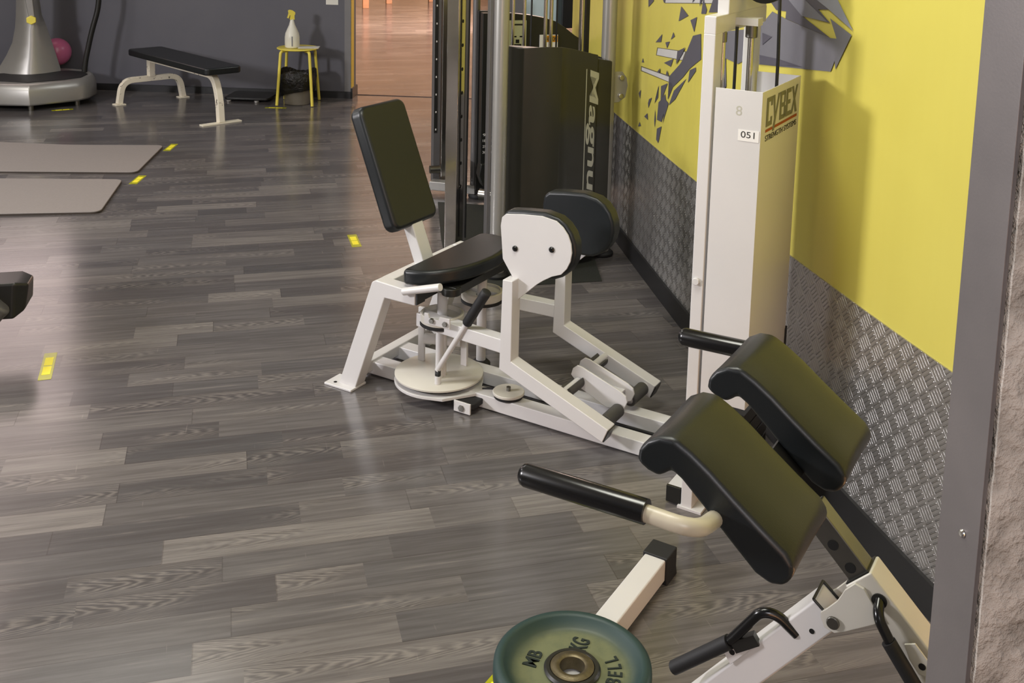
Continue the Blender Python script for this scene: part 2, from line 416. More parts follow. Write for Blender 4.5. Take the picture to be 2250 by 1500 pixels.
MURAL = [
    (1, [(4.398, 1.242), (4.3, 1.252), (4.314, 1.225), (4.389, 1.193)]),
    (1, [(4.195, 1.261), (4.107, 1.269), (4.151, 1.234)]),
    (1, [(3.915, 1.245), (3.819, 1.218), (3.94, 1.183)]),
    (1, [(3.793, 1.204), (3.716, 1.225), (3.741, 1.164)]),
    (1, [(4.003, 1.131), (3.982, 1.116), (4.035, 1.096)]),
    (1, [(4.158, 1.104), (4.171, 1.068), (4.255, 1.055)]),
    (1, [(4.108, 1.075), (4.047, 1.087), (4.082, 1.054)]),
    (1, [(4.447, 0.958), (4.427, 0.941), (4.463, 0.936)]),
    (1, [(4.116, 0.988), (3.986, 1.025), (4.017, 0.987)]),
    (1, [(3.752, 1.149), (3.662, 1.168), (3.647, 1.074), (3.703, 1.05), (3.777, 1.017), (3.851, 0.972), (3.978, 0.91), (4.037, 0.847), (4.037, 0.943), (3.898, 1.016), (3.853, 1.046)]),
    (1, [(3.772, 1.013), (3.702, 1.035), (3.7, 1.021), (3.787, 0.961)]),
    (1, [(3.808, 0.974), (3.94, 0.867), (4.023, 0.826), (3.96, 0.899)]),
    (1, [(4.173, 0.884), (4.193, 0.828), (4.229, 0.793), (4.206, 0.835)]),
    (1, [(3.65, 1.312), (3.638, 1.288), (3.609, 1.264), (3.619, 1.247), (3.669, 1.242), (3.659, 1.286)]),
    (1, [(3.537, 1.322), (3.36, 1.338), (3.351, 1.283), (3.587, 1.256)]),
    (1, [(4.143, 0.885), (4.051, 0.913), (4.114, 0.843), (4.141, 0.824)]),
    (1, [(4.141, 0.825), (4.08, 0.863), (4.065, 0.84), (4.028, 0.835), (4.035, 0.82), (4.076, 0.766), (4.095, 0.733), (4.086, 0.782), (4.114, 0.737), (4.183, 0.732), (4.17, 0.81)]),
    (1, [(4.177, 0.695), (4.111, 0.719), (4.143, 0.648), (4.151, 0.638), (4.182, 0.646)]),
    (1, [(4.181, 0.88), (4.181, 0.829), (4.229, 0.794), (4.216, 0.823)]),
    (1, [(4.217, 0.772), (4.202, 0.73), (4.212, 0.691), (4.223, 0.721)]),
    (1, [(4.273, 0.811), (4.301, 0.782), (4.323, 0.755), (4.333, 0.776), (4.318, 0.796)]),
    (1, [(4.457, 0.813), (4.465, 0.77), (4.494, 0.79)]),
    (1, [(4.335, 0.73), (4.323, 0.702), (4.384, 0.705)]),
    (1, [(4.457, 0.665), (4.433, 0.651), (4.481, 0.638)]),
    (1, [(4.031, 0.919), (3.962, 0.934), (3.985, 0.905), (4.04, 0.849)]),
    (3, [(4.161, 1.264), (3.537, 1.322), (3.544, 1.292), (4.145, 1.234)]),
    (3, [(4.228, 1.037), (3.815, 1.079), (3.866, 1.035), (4.243, 1.001)]),
    (3, [(4.474, 0.918), (4.019, 0.948), (4.022, 0.92), (4.476, 0.895)]),
    (4, [(4.123, 1.268), (3.549, 1.321), (3.552, 1.294), (4.137, 1.237)]),
    (4, [(4.214, 1.036), (3.837, 1.074), (3.871, 1.037), (4.229, 1.005)]),
    (4, [(4.46, 0.915), (4.031, 0.943), (4.033, 0.922), (4.461, 0.9)]),
    (5, [(3.931, 1.064), (3.836, 1.092), (3.866, 1.062), (3.942, 1.008)]),
    (5, [(4.162, 0.958), (4.164, 0.937), (4.205, 0.935)]),
    (5, [(4.062, 0.966), (4.032, 0.945), (4.075, 0.943)]),
    (5, [(3.684, 1.308), (3.646, 1.312), (3.686, 1.266)]),
    (5, [(3.754, 1.302), (3.718, 1.305), (3.776, 1.272)]),
    (2, [(3.127, 1.252), (3.083, 1.277), (3.014, 1.321), (2.913, 1.309), (2.625, 1.289), (2.589, 1.292), (2.633, 1.343), (2.509, 1.312), (2.584, 1.208), (2.591, 1.23), (2.61, 1.197), (3.11, 1.14)]),
    (1, [(3.036, 1.37), (2.748, 1.396), (2.708, 1.386), (2.64, 1.366), (2.707, 1.36), (2.631, 1.33), (2.804, 1.33), (2.625, 1.289), (2.917, 1.31), (2.915, 1.332), (2.987, 1.328), (3.033, 1.349)]),
    (6, [(2.756, 1.396), (2.61, 1.409), (2.593, 1.397), (2.501, 1.324), (2.64, 1.366)]),
    (5, [(3.09, 1.173), (2.948, 1.182), (2.777, 1.183), (3.085, 1.143)]),
    (5, [(3.078, 1.246), (3.003, 1.243), (3.072, 1.208)]),
    (7, [(2.932, 1.38), (2.823, 1.39), (2.645, 1.331), (2.804, 1.33)]),
    (2, [(3.472, 1.199), (3.197, 1.243), (3.183, 1.148), (3.274, 1.115), (3.389, 1.117), (3.37, 1.02), (3.478, 0.984)]),
    (5, [(3.46, 1.119), (3.416, 1.109), (3.373, 1.012), (3.478, 0.984)]),
]

for layer, mk in enumerate((3, 4, 1, 2, 7, 6, 5)):
    g = G(); any_ = False
    for m_, q in MURAL:
        if m_ != mk: continue
        any_ = True
        b2 = bmesh.new(); vs = [b2.verts.new((y_, z_, 0)) for y_, z_ in q]; b2.faces.new(vs).normal_update()
        bmesh.ops.triangulate(b2, faces=b2.faces[:]); bmesh.ops.subdivide_edges(b2, edges=b2.edges[:], cuts=5, use_grid_fill=True)
        mp = {}
        for v in b2.verts: mp[v] = g.bm.verts.new((wall_x(v.co.x)-0.0012-0.0006*layer, v.co.x, v.co.y))
        for f in b2.faces: g.bm.faces.new([mp[v] for v in f.verts])
        b2.free()
    o = g.obj('mural', MM[mk], wall_right)
# back wall, turned a little against the floor strips
WA = Vector((0.976, 8.714, 0)); WD = Vector((-0.948, 0.318, 0)); WN = Vector((-0.318, -0.948, 0))
def wbox(s0, s1, d0, d1, z0, z1):
    P = lambda s_, d_, z_: tuple(WA+WD*s_+WN*d_+Vector((0, 0, z_)))
    return [P(s0, d0, z0), P(s1, d0, z0), P(s1, d1, z0), P(s0, d1, z0), P(s0, d0, z1), P(s1, d0, z1), P(s1, d1, z1), P(s0, d1, z1)]
struct(G().hexa(wbox(0.0, 6.6, 0.0, -0.19, 0, 3.0)).obj('wall_back', 'wall_slate'))
struct(G().hexa(wbox(-0.004, 0.052, 0.004, 0.0, 0.05, 3.0)).obj('trim_2', 'jamb_grey'))
struct(G().hexa(wbox(-0.004, 0.0, 0.004, -0.10, 0.075, 3.0)).obj('trim_3', 'jamb_yellow'))
g = G().hexa(wbox(-0.012, 6.6, 0.012, 0.0, 0, 0.056)); g.hexa(wbox(-0.016, 0.0, 0.012, -0.19, 0, 0.085))
struct(g.obj('baseboard_back', 'skirting_black'))
P_ = lambda s_, d_, z_: tuple(WA+WD*s_+WN*d_+Vector((0, 0, z_)))
struct(G().hexa(wbox(-0.02, -1.6, -0.165, -0.18, 0.0, 0.004)).obj('trim_4', 'threshold_dark'))
# near concrete wall with its steel-clad end
struct(G().box((0.812, 0.926, 0), (3.4, 1.0, 3.0)).obj('wall_near', 'concrete_painted'))
rnd = random.Random(3); jag = []
for i in range(241):
    z_ = 3.0*i/240
    wob = 0.5+0.5*math.sin(z_*5.3+2.1*math.sin(z_*3.1)); jag.append((0.8072+0.0030*wob**3*(0.4+0.6*rnd.random())+0.0010*rnd.random(), z_))
struct(G().prism([(0.84, 0.0)]+jag+[(0.84, 3.0)], lambda x, z, t: (x, t, z), 0.9255, 0.935).obj('trim_7', 'concrete_painted'))
struct(G().box((0.806, 0.934, 0), (0.813, 0.999, 3.0)).obj('trim_8', 'gap_dark'))  # dark strip in the gap between steel and concrete
ang = struct(G().box((0.80, 0.931, 0), (0.806, 0.998, 3.0)).obj('trim_5', 'angle_steel', bevel=0.0008))
g = G().lathe([(0.0, 0.003), (0.003, 0.0028), (0.0046, 0.0012), (0.005, 0.0)], seg=20); sc_ = g.obj('screw', 'chrome', ang)
sc_.rotation_euler = (0, -PI/2, 0); sc_.location = (0.7995, 0.957, 0.948)
# outer shell, mostly outside the frame
struct(G().box((-6.0, -3.0, 0), (-5.85, 11.2, 3.0)).obj('wall_left', 'ceiling_white'))
struct(G().box((-6.0, 18.6, 0), (9.3, 18.75, 3.0)).obj('wall_far', 'far_wall'))
struct(G().box((4.3, 5.9, 0), (4.45, 18.6, 3.0)).obj('wall_far_right', 'far_wall'))

# ------------------------------------------------------------------ hip adduction machine (local x forward along its rails, y across, z up)
AD = thing('hip_adduction_machine', 'white hip adduction machine with black seat, backrest, thigh pads and weight tower', 'exercise machine', (0.792, 3.207, 0), math.atan2(-0.717, 0.698))
W = 'white_metal'
for y0 in (0.0, 0.150): G().box((-0.50, y0, 0.004), (0.772, y0+0.055, 0.05)).obj('base_rail', W, AD, 0.003)
G().box((-0.498, -0.072, 0.018), (-0.458, 0.342, 0.056)).obj('rear_crossbar', W, AD, 0.003)
for y0 in (-0.118, 0.338):
    leg = G()
    leg.prism([(-0.512, 0.004), (-0.440, 0.004), (-0.318, 0.348), (-0.196, 0.348), (-0.196, 0.393), (-0.356, 0.402), (-0.372, 0.392)], lambda x, z, t: (x, t, z), y0, y0+0.05)
    o = leg.obj('rear_leg', W, AD, 0.004)
    f = G(); s_ = -1 if y0 < 0 else 1; c_ = y0+0.025
    f.box((-0.553, c_-0.052, 0.0), (-0.437, c_+0.030, 0.008)); fp = f.obj('foot_plate', W, o, 0.002)
    G().cyl((-0.522, c_-0.03, 0.0075), (-0.522, c_-0.03, 0.0088), 0.006).obj('bolt_hole', 'hole_black', fp)
    G().box((-0.1955, y0+0.003, 0.351), (-0.190, y0+0.047, 0.390)).obj('end_cap', 'black_plastic', o)
G().box((-0.366, -0.07, 0.352), (-0.320, 0.34, 0.398)).obj('upper_crossbar', W, AD, 0.003)
G().box((-0.245, -0.068, 0.352), (-0.195, 0.34, 0.384)).obj('seat_support', 'black_plastic', AD, 0.002)
# backrest post and pad
bd = Vector((-0.370, 0, 0.929)).normalized()
G().beam((-0.338, 0.135, 0.392), Vector((-0.338, 0.135, 0.392))+bd*0.42, 0.062, 0.042, (1, 0, 0.4)).obj('backrest_post', W, AD, 0.004)
bn = Vector((0.929, 0, 0.370)); B0 = Vector((-0.366, 0.135, 0.533))
bk = G().prism(rrect(-0.127, -0.004, 0.127, 0.437, 0.034, 6), lambda x, z, t: tuple(B0+Vector((0, x, 0))+bd*z+bn*t), -0.056, 0.0)
bk = bk.obj('backrest', 'black_vinyl', AD, 0.017, 4)
# D-shaped seat
sp = [(-0.252, -0.105)]
for i in range(0, 19):
    a = -PI/2+PI*i/18; sp.append((-0.222+0.168*math.cos(a), 0.135+0.243*math.sin(a)))
sp.append((-0.252, 0.375))
sp = [(-0.262, -0.085), (-0.252, -0.108)]+sp[1:-1]+[(-0.252, 0.378), (-0.262, 0.355)]
G().prism(sp, lambda x, y, t: (x, y, 0.405+0.05*t+(x+0.25)*0.09), 0.0, 1.0).obj('seat', 'black_vinyl', AD, 0.014, 4)
G().box((-0.245, -0.04, 0.378), (-0.09, 0.30, 0.406)).obj('seat_board', 'black_plastic', AD, 0.002)
G().cyl((-0.115, -0.03, 0.378), (-0.115, -0.03, 0.404), 0.032).obj('seat_pivot', 'black_plastic', AD, 0.003)
h_ = G().cyl((-0.235, -0.128, 0.392), (-0.090, -0.128, 0.437), 0.0125, 18).obj('side_handle', W, AD, 0.002)
# pivots, one per leg arm
for c_, sgn in ((0.012, 1), (0.258, -1)):
    px = -0.178
    G().lathe([(0.070, 0.262), (0.073, 0.264), (0.073, 0.288), (0.070, 0.291), (0.064, 0.291), (0.060, 0.276), (0.022, 0.274), (0.022, 0.262)], (px, c_, 0), 40, True).obj('pivot_drum', 'cream_metal', AD)
    G().lathe([(0.0715, 0.252), (0.0745, 0.252), (0.0745, 0.262), (0.0715, 0.262)], (px, c_, 0), 40, True).obj('drum_belt', 'black_rubber', AD)
    G().cyl((px, c_, 0.02), (px, c_, 0.375), 0.017, 20).obj('pivot_shaft', W, AD)
    G().lathe([(0.0, 0.003), (0.034, 0.003), (0.034, 0.022), (0.022, 0.034), (0.0, 0.034)], (px, c_, 0), 24).obj('shaft_foot', 'black_rubber', AD)
    # leg arm: beam from the pivot, post, lower leg bar
    yo = -0.065 if sgn > 0 else 0.285; ym = yo+0.025
    G().beam((px-0.07, c_-0.006*sgn-0.02*sgn, 0.264), (0.10, ym, 0.262), 0.045, 0.046).obj('pivot_beam', W, AD, 0.003)
    ap = [(0.092, 0.187), (0.470-0.012, 0.047), (0.476, 0.092), (0.135, 0.222), (0.135, 0.484), (0.098, 0.482)]
    arm = G().prism(ap, lambda x, z, t: (x, t, z), yo, yo+0.05).obj('leg_arm', W, AD, 0.003)
    G().prism([(0.459, 0.050), (0.475, 0.089), (0.478, 0.088), (0.462, 0.049)], lambda x, z, t: (x, t, z), yo+0.002, yo+0.048).obj('end_cap', 'black_plastic', arm)
    # thigh plate and pad
    yp = -0.030 if sgn > 0 else 0.296
    out = [(0.125, 0.405), (0.122, 0.47), (0.076, 0.535), (0.066, 0.640), (0.070, 0.668), (0.084, 0.681), (0.145, 0.690), (0.212, 0.696)]
    for i in range(1, 9):
        a = math.radians(82-i*16.5); out.append((0.222+0.096*math.cos(a)*1.0, 0.600+0.098*math.sin(a)))
    out += [(0.252, 0.512), (0.222, 0.493), (0.200, 0.476)]
    pl = G().prism(out, lambda x, z, t: (x, t, z), yp, yp+0.006).obj('thigh_plate', W, AD, 0.0015)
    ys = yp if sgn > 0 else yp+0.006
    for bx, bz in ((0.121, 0.577), (0.250, 0.598)):
        b_ = G().lathe([(0.0, 0.007), (0.006, 0.0065), (0.0092, 0.0035), (0.0092, 0.0)], seg=18).obj('bolt', 'black_gloss', pl)
        b_.location = (bx, ys-0.0003*sgn, bz); b_.rotation_euler = (PI/2*sgn, 0, 0)
    pad = [(0.070, 0.560), (0.062, 0.640), (0.068, 0.676), (0.086, 0.692), (0.145, 0.700), (0.215, 0.706)]
    for i in range(1, 10):
        a = math.radians(84-i*17.5); pad.append((0.222+0.106*math.cos(a), 0.600+0.106*math.sin(a)))
    pad += [(0.215, 0.496), (0.12, 0.512), (0.086, 0.528)]
    y0, y1 = (yp+0.0065, yp+0.058) if sgn > 0 else (yp-0.058, yp-0.0005)
    G().prism(pad, lambda x, z, t: (x, t, z), y0, y1).obj('thigh_pad', 'black_vinyl', AD, 0.016, 4)
# foot pegs and the plates they rest against
for yA, yB, px, pz in ((-0.015, 0.098, 0.290, 0.136), (-0.015, 0.098, 0.434, 0.078), (0.285, 0.165, 0.292, 0.150), (0.285, 0.165, 0.440, 0.084)):
    d_ = 1 if yB > yA else -1
    pg = G().cyl((px, yA-0.004*d_, pz), (px, yB, pz), 0.012, 16).obj('foot_peg', W, AD)
    if px < 0.4: G().sweep([(px, yA+0.022*d_, pz), (px, yB, pz)], [(0.023*math.cos(math.radians(a)), 0.023*math.sin(math.radians(a))) for a in range(-190, 60, 18)]+[(0.013*math.cos(math.radians(a)), 0.013*math.sin(math.radians(a))) for a in range(50, -191, -18)]).obj('foam_roller', 'foam_grey', pg)
    else: G().cyl((px, yA+0.016*d_, pz), (px, yB, pz), 0.0215, 22).obj('foam_roller', 'foam_grey', pg, 0.004)
for y0, dx, dz in ((0.100, 0.0, 0.0), (0.152, 0.0, 0.006)):
    pts = [(0.262, 0.150), (0.268, 0.172), (0.284, 0.186), (0.300, 0.184), (0.436, 0.138), (0.456, 0.126), (0.461, 0.108), (0.452, 0.084), (0.440, 0.078), (0.388, 0.074), (0.300, 0.112)]
    G().prism([(x+dx, z+dz) for x, z in pts], lambda x, z, t: (x, t, z), y0, y0+0.007).obj('foot_rest_plate', W, AD, 0.002)
G().box((0.30, 0.107, 0.118), (0.43, 0.152, 0.124)).obj('foot_rest_bridge', W, AD)
# cam discs beside the floor
CD = (-0.200, 0.030)
G().lathe([(0.0, 0.062), (0.146, 0.062), (0.149, 0.064), (0.149, 0.069), (0.146, 0.071), (0.0, 0.071)], (CD[0], CD[1], 0), 64).obj('cam_disc', 'cream_metal', AD)
G().lathe([(0.0, 0.050), (0.128, 0.050), (0.128, 0.063), (0.0, 0.063)], (CD[0], CD[1], 0), 48).obj('cam_belt', 'black_rubber', AD)
lp = [(CD[0]+0.15*math.cos(a), CD[1]+0.15*math.sin(a)) for a in [math.radians(t) for t in range(20, 300, 8)]]
lp = lp+[(-0.10, -0.095), (-0.035, -0.005), (-0.028, 0.018), (-0.038, 0.04)]
G().prism(lp, lambda x, y, t: (x, y, t), 0.038, 0.048).obj('lower_cam_plate', W, AD, 0.0015)
G().prism(rrect(-0.095, -0.062, -0.005, 0.045, 0.02), lambda x, y, t: (x, y, t), 0.018, 0.037).obj('cam_bumper', 'black_rubber', AD, 0.003)
cl = G().box((-0.075, -0.066, 0.004), (-0.012, -0.060, 0.04)).obj('cable_clamp', W, AD, 0.001)
G().cyl((-0.045, -0.066, 0.02), (-0.045, -0.071, 0.02), 0.011, 6).obj('clamp_bolt', 'steel', cl)
for x_, y_ in ((-0.300, 0.068), (-0.155, 0.115)):
    G().box((x_-0.012, y_-0.005, 0.071), (x_+0.012, y_+0.005, 0.262)).obj('cam_strut', W, AD, 0.001)
G().cyl((-0.285, 0.064, 0.155), (-0.165, 0.108, 0.155), 0.018, 18).obj('cam_crossbar', W, AD)
G().cyl((-0.172, -0.010, 0.071), (-0.172, -0.010, 0.262), 0.013, 16).obj('cam_strut', W, AD)
bs = G().cyl((-0.148, -0.052, 0.071), (-0.148, -0.052, 0.098), 0.0105, 18).obj('lever_base', W, AD, 0.001)
G().box((-0.156, -0.059, 0.098), (-0.140, -0.045, 0.124)).obj('lever_joint', 'black_gloss', bs, 0.002)
L0, L1 = Vector((-0.150, -0.052, 0.118)), Vector((0.033, -0.052, 0.424)); Ld = (L1-L0).normalized(); LL = (L1-L0).length
lv = G().cyl(L0, L0+Ld*LL*0.66, 0.0095, 16).obj('lever', W, AD)
gp = G(); sd, u_, d_ = frame(Ld); rings = []
for t_, r_ in ((0.60, 0.0135), (0.615, 0.0165), (0.68, 0.0160), (0.73, 0.0172), (0.78, 0.0160), (0.84, 0.0170), (0.90, 0.0160), (0.96, 0.0168), (1.0, 0.0165), (1.005, 0.0140)):
    rings.append([tuple(L0+Ld*LL*t_+sd*r_*math.cos(2*PI*i/18)+u_*r_*math.sin(2*PI*i/18)) for i in range(18)])
lab(gp.loft(rings).obj('lever_grip', 'black_rubber', lv, ang=60), 'black moulded rubber grip')
clN = G().prism([(-0.192, 0.276), (-0.192, 0.312), (-0.176, 0.312), (-0.172, 0.298), (-0.135, 0.298), (-0.132, 0.310), (-0.092, 0.312), (-0.092, 0.278)], lambda x, z, t: (x, t, z), -0.072, -0.066).obj('belt_bracket', W, AD, 0.001)
for bx in (-0.160, -0.108): G().cyl((bx, -0.070, 0.292), (bx, -0.080, 0.292), 0.0085, 6).obj('bracket_bolt', 'steel', clN)
# cable pulley on the near rail
pu = G().lathe([(0.0, 0.060), (0.050, 0.060), (0.052, 0.062), (0.052, 0.068), (0.050, 0.070), (0.0, 0.070)], (0.070, 0.036, 0), 36).obj('cable_pulley', 'cream_metal', AD)
G().lathe([(0.0, 0.050), (0.047, 0.050), (0.047, 0.0605), (0.0, 0.0605)], (0.070, 0.036, 0), 32).obj('pulley_groove', 'black_rubber', pu)
G().cyl((0.070, 0.036, 0.07), (0.070, 0.036, 0.083), 0.008, 6).obj('pulley_bolt', 'steel', pu)
G().tube([(-0.03, 0.035, 0.05), (0.02, 0.062, 0.055)], 0.004, 8).obj('pull_cable', 'black_rubber', AD)
G().tube([(0.10, 0.084, 0.030), (0.40, 0.098, 0.030), (0.74, 0.104, 0.030)], 0.005, 8).obj('pull_cable', 'black_rubber', AD)
# ---- weight tower
T = W
for y0, y1 in ((-0.187, -0.132), (0.128, 0.183)):
    G().box((0.760, y0, 0.006), (0.793, y1, 1.318)).obj('tower_column', T, AD, 0.003)
G().box((0.760, -0.187, 1.316), (0.793, 0.225, 1.364)).obj('tower_top_bar', T, AD, 0.003)
G().box((0.762, -0.100, 1.362), (0.795, 0.215, 1.72)).obj('tower_head', T, AD, 0.003)
G().prism([(-0.187+0.0, 0.0), (-0.115, 0.0), (-0.115, 0.008), (-0.187, 0.008)], lambda y, z, t: (t, y-0.006, z), 0.752, 0.822).obj('column_foot', T, AD, 0.001)
cb = G().box((0.716, -0.176, 0.006), (0.756, 0.30, 0.052)).obj('tower_crossbar', T, AD, 0.003)
G().box((0.715, -0.184, 0.005), (0.757, -0.175, 0.0525)).obj('end_cap', 'black_plastic', cb, 0.001)
shp = [(0.800, -0.186), (0.925, -0.186), (0.925, 0.150), (0.800, 0.150), (0.800, 0.1475), (0.9225, 0.1475), (0.9225, -0.1835), (0.800, -0.1835)]
g = G(); g.prism(shp, lambda x, y, t: (x, y, t), 0.33, 1.181)
sh = g.obj('weight_shroud', T, AD, 0.0008)
G().cyl((0.774, -0.187, 0.655), (0.774, -0.196, 0.655), 0.010, 16).obj('lock_knob', T, AD, 0.002)
E3 = lambda o, mat_, nm: o
def letter(polys):
    g_ = G()
    for q in polys: g_.prism([(y, z) for y, z in q], lambda y, z, t: (t, y, z), 0.9252, 0.9262)
    return g_.obj('shroud_lettering', 'text_grey', sh)
def rc(y0, z0, y1, z1): return [(y0, z0), (y1, z0), (y1, z1), (y0, z1)]
ZB, ZT = 1.0855, 1.1610
letter([rc(-.149, ZB, -.133, ZT), rc(-.1335, ZT-.012, -.101, ZT), rc(-.1335, ZB, -.101, ZB+.012), rc(-.113, ZT-.024, -.101, ZT-.0115), rc(-.113, ZB+.0115, -.101, ZB+.022)])
letter([[(-.098, ZT), (-.083, ZT), (-.073, 1.108), (-.055, ZT), (-.040, ZT), (-.066, 1.100), (-.079, 1.066), (-.093, 1.066), (-.081, 1.098)]])
letter([rc(-.036, ZB, -.021, ZT), rc(-.0215, ZT-.011, .008, ZT), rc(-.0215, 1.118, .008, 1.129), rc(-.0215, ZB, .012, ZB+.011), rc(.000, 1.1285, .012, ZT-.004), rc(.001, ZB+.004, .015, 1.1185)])
letter([rc(.019, ZB, .034, ZT), rc(.0335, ZT-.012, .062, ZT), rc(.0335, 1.118, .057, 1.129), rc(.0335, ZB, .064, ZB+.012)])
letter([[(.066, ZB), (.081, ZB), (.094, 1.112), (.106, ZB), (.123, ZB), (.102, 1.124), (.123, ZT), (.108, ZT), (.095, 1.135), (.084, ZT), (.068, ZT), (.087, 1.124)]])
G().box((0.9252, -0.150, 1.0715), (0.9261, -0.094, 1.0785)).obj('shroud_line', 'red_line', sh)
G().box((0.9252, -0.074, 1.0715), (0.9262, 0.125, 1.0785)).obj('shroud_line', 'red_line', sh)
text('shroud_lettering', 'STRENGTH SYSTEMS', 'text_dark', sh, (0.9256, -0.149, 1.0475), (0, 1, 0), (0, 0, 1), 0.274, 0.0150, 0.0006, 0.0, 0.0)
lb = lab(G().box((0.866, -0.1870, 1.0505), (0.921, -0.1862, 1.0800)).obj('number_label', 'label_white', sh), 'white label printed 051')
text('number_lettering', '051', 'text_dark', lb, (0.8735, -0.1871, 1.0595), (1, 0, 0), (0, 0, 1), 0.036, 0.0165, 0.0004, 0.0)
text('faint_number', '8', 'text_faint', sh, (0.857, -0.1861, 1.1150), (1, 0, 0), (0, 0, 1), 0.016, 0.025, 0.0003, 0.0)
for y_ in (-0.026, 0.0): pass
gr = G().cyl((0.832, -0.02, 0.3), (0.832, -0.02, 1.300), 0.0085, 18).obj('guide_rod', 'chrome', AD)
G().cyl((0.832, -0.02, 1.296), (0.832, -0.02, 1.345), 0.016, 20).obj('rod_collar', 'steel', gr, 0.003)
G().box((0.790, -0.04, 1.330), (0.855, 0.0, 1.350)).obj('rod_mount', T, AD)
gr2 = G().cyl((0.788, -0.115, 0.3), (0.788, -0.115, 1.300), 0.0075, 18).obj('guide_rod', 'chrome', AD)
G().cyl((0.788, -0.115, 1.290), (0.788, -0.115, 1.318), 0.010, 20).obj('rod_collar', 'steel', gr2, 0.002)
G().tube([(0.812, -0.08, 0.4), (0.812, -0.08, 1.33)], 0.0045, 10).obj('lift_cable', 'black_rubber', AD)
G().tube([(0.912, -0.02, 0.5), (0.908, -0.02, 1.25), (0.903, -0.02, 1.42)], 0.0045, 10).obj('lift_cable', 'black_rubber', AD)
G().cyl((0.855, 0.02, 1.45), (0.855, -0.01, 1.45), 0.062, 30).obj('top_pulley', 'black_plastic', AD, 0.003)
G().box((0.79, -0.004, 1.43), (0.86, 0.014, 1.47)).obj('pulley_mount', T, AD)
for i in range(5):
    G().box((0.806, -0.12, 0.06+0.045*i), (0.905, 0.09, 0.10+0.045*i)).obj('weight_slab', 'black_plastic', AD, 0.002)
G().prism([(0.145, 0.385), (0.151, 0.385), (0.151, 0.45), (0.145, 0.44)], lambda y, z, t: (t, y, z), 0.86, 0.93).obj('shroud_pad', 'black_rubber', AD)

# ------------------------------------------------------------------ hyperextension bench in the foreground (local x along the bench, y across, z up)
BA, BB = Vector((0.6947, -0.7193, 0)), Vector((0.7193, 0.6947, 0))
BO = BA*(-0.6)+BB*1.8
HB = thing('hyperextension_bench', 'white hyperextension bench with two black curved hip pads and black grips in the foreground', 'exercise bench', tuple(BO), math.atan2(BA.y, BA.x))
def Q(a, b, z): return (a+0.6, b-1.8, z)
up_ = [(-.668, .738), (-.666, .756), (-.652, .774), (-.630, .787), (-.604, .789), (-.574, .773), (-.541, .751), (-.501, .720), (-.454, .685), (-.413, .656), (-.399, .641), (-.397, .622)]
lo_ = [(-.412, .602), (-.434, .597), (-.459, .607), (-.497, .641), (-.551, .691), (-.588, .724), (-.606, .735), (-.617, .726), (-.629, .717), (-.648, .722), (-.662, .730)]
def padmesh(b0, b1):
    poly = [(a, z) for a, z in up_+lo_]; rings = []
    ca = sum(p[0] for p in poly)/len(poly); cz = sum(p[1] for p in poly)/len(poly)
    N_ = 10
    for i in range(N_+1):
        t = i/N_; e_ = 1-abs(2*t-1)**3; b = b0+(b1-b0)*t; r = []
        for j, (a, z) in enumerate(poly):
            k_ = 0.010*e_ if j < len(up_) else 0.0
            r.append(Q(a+0.7*k_*(1 if j < 10 else 0), b, z+0.7*k_))
        rings.append(r)
    return G().loft(rings)
for b0, b1, t_ in ((1.540, 1.742, 0), (1.858, 2.060, 1)):
    pd = padmesh(b0, b1).obj('hip_pad', 'black_vinyl', HB, 0.011, 4)
    for bb in (b0+0.0032, b1-0.0032):
        G().tube([Q(a+(0.003 if i_ < 3 else -0.003), bb, z-0.0030) for i_, (a, z) in enumerate(up_[1:-1])], 0.0013, 6).obj('pad_seam', 'black_rubber', pd)
    G().beam(Q(-0.575, (b0+b1)/2, 0.690), Q(-0.44, (b0+b1)/2, 0.585), 0.12, 0.012).obj('pad_board', 'black_plastic', pd)
G().beam(Q(-0.505, 1.60, 0.636), Q(-0.505, 2.00, 0.636), 0.07, 0.010, (0.7, 0, 0.7)).obj('pad_bracket', 'black_plastic', HB)
# sliding bar with adjustment holes
SD = Vector((0.707, 0, -0.707))
def SL(s_, off, b): # along the slope from the sleeve mouth, offset square to it
    return Q(-0.345+0.707*s_+0.707*off, b, 0.505-0.707*s_+0.707*off)
bar = G().beam(SL(-0.135, 0, 1.8), SL(0.05, 0, 1.8), 0.040, 0.042, (0.7, 0, 0.7)).obj('slide_bar', 'steel', HB, 0.003)
for i in range(3):
    s_ = -0.022-0.045*i
    G().cyl(SL(s_, -0.003, 1.7803), SL(s_, -0.003, 1.7790), 0.0095, 20).obj('adjustment_hole', 'hole_black', bar)
sl = G().beam(SL(-0.004, 0, 1.8), SL(0.36, 0, 1.8), 0.060, 0.058, (0.7, 0, 0.7)).obj('sleeve', 'cream_metal', HB, 0.004)
G().beam(SL(-0.006, 0, 1.8), SL(-0.003, 0, 1.8), 0.054, 0.050, (0.7, 0, 0.7)).obj('sleeve_liner', 'black_plastic', sl)
G().box(Q(-0.11, 1.55, 0.006), Q(-0.06, 2.05, 0.056)).obj('foot_bar', 'white_metal', HB, 0.003)
G().beam(SL(0.355, 0, 1.8), Q(-0.085, 1.8, 0.05), 0.055, 0.055, (0.7, 0, 0.7)).obj('foot_strut', 'white_metal', HB, 0.003)
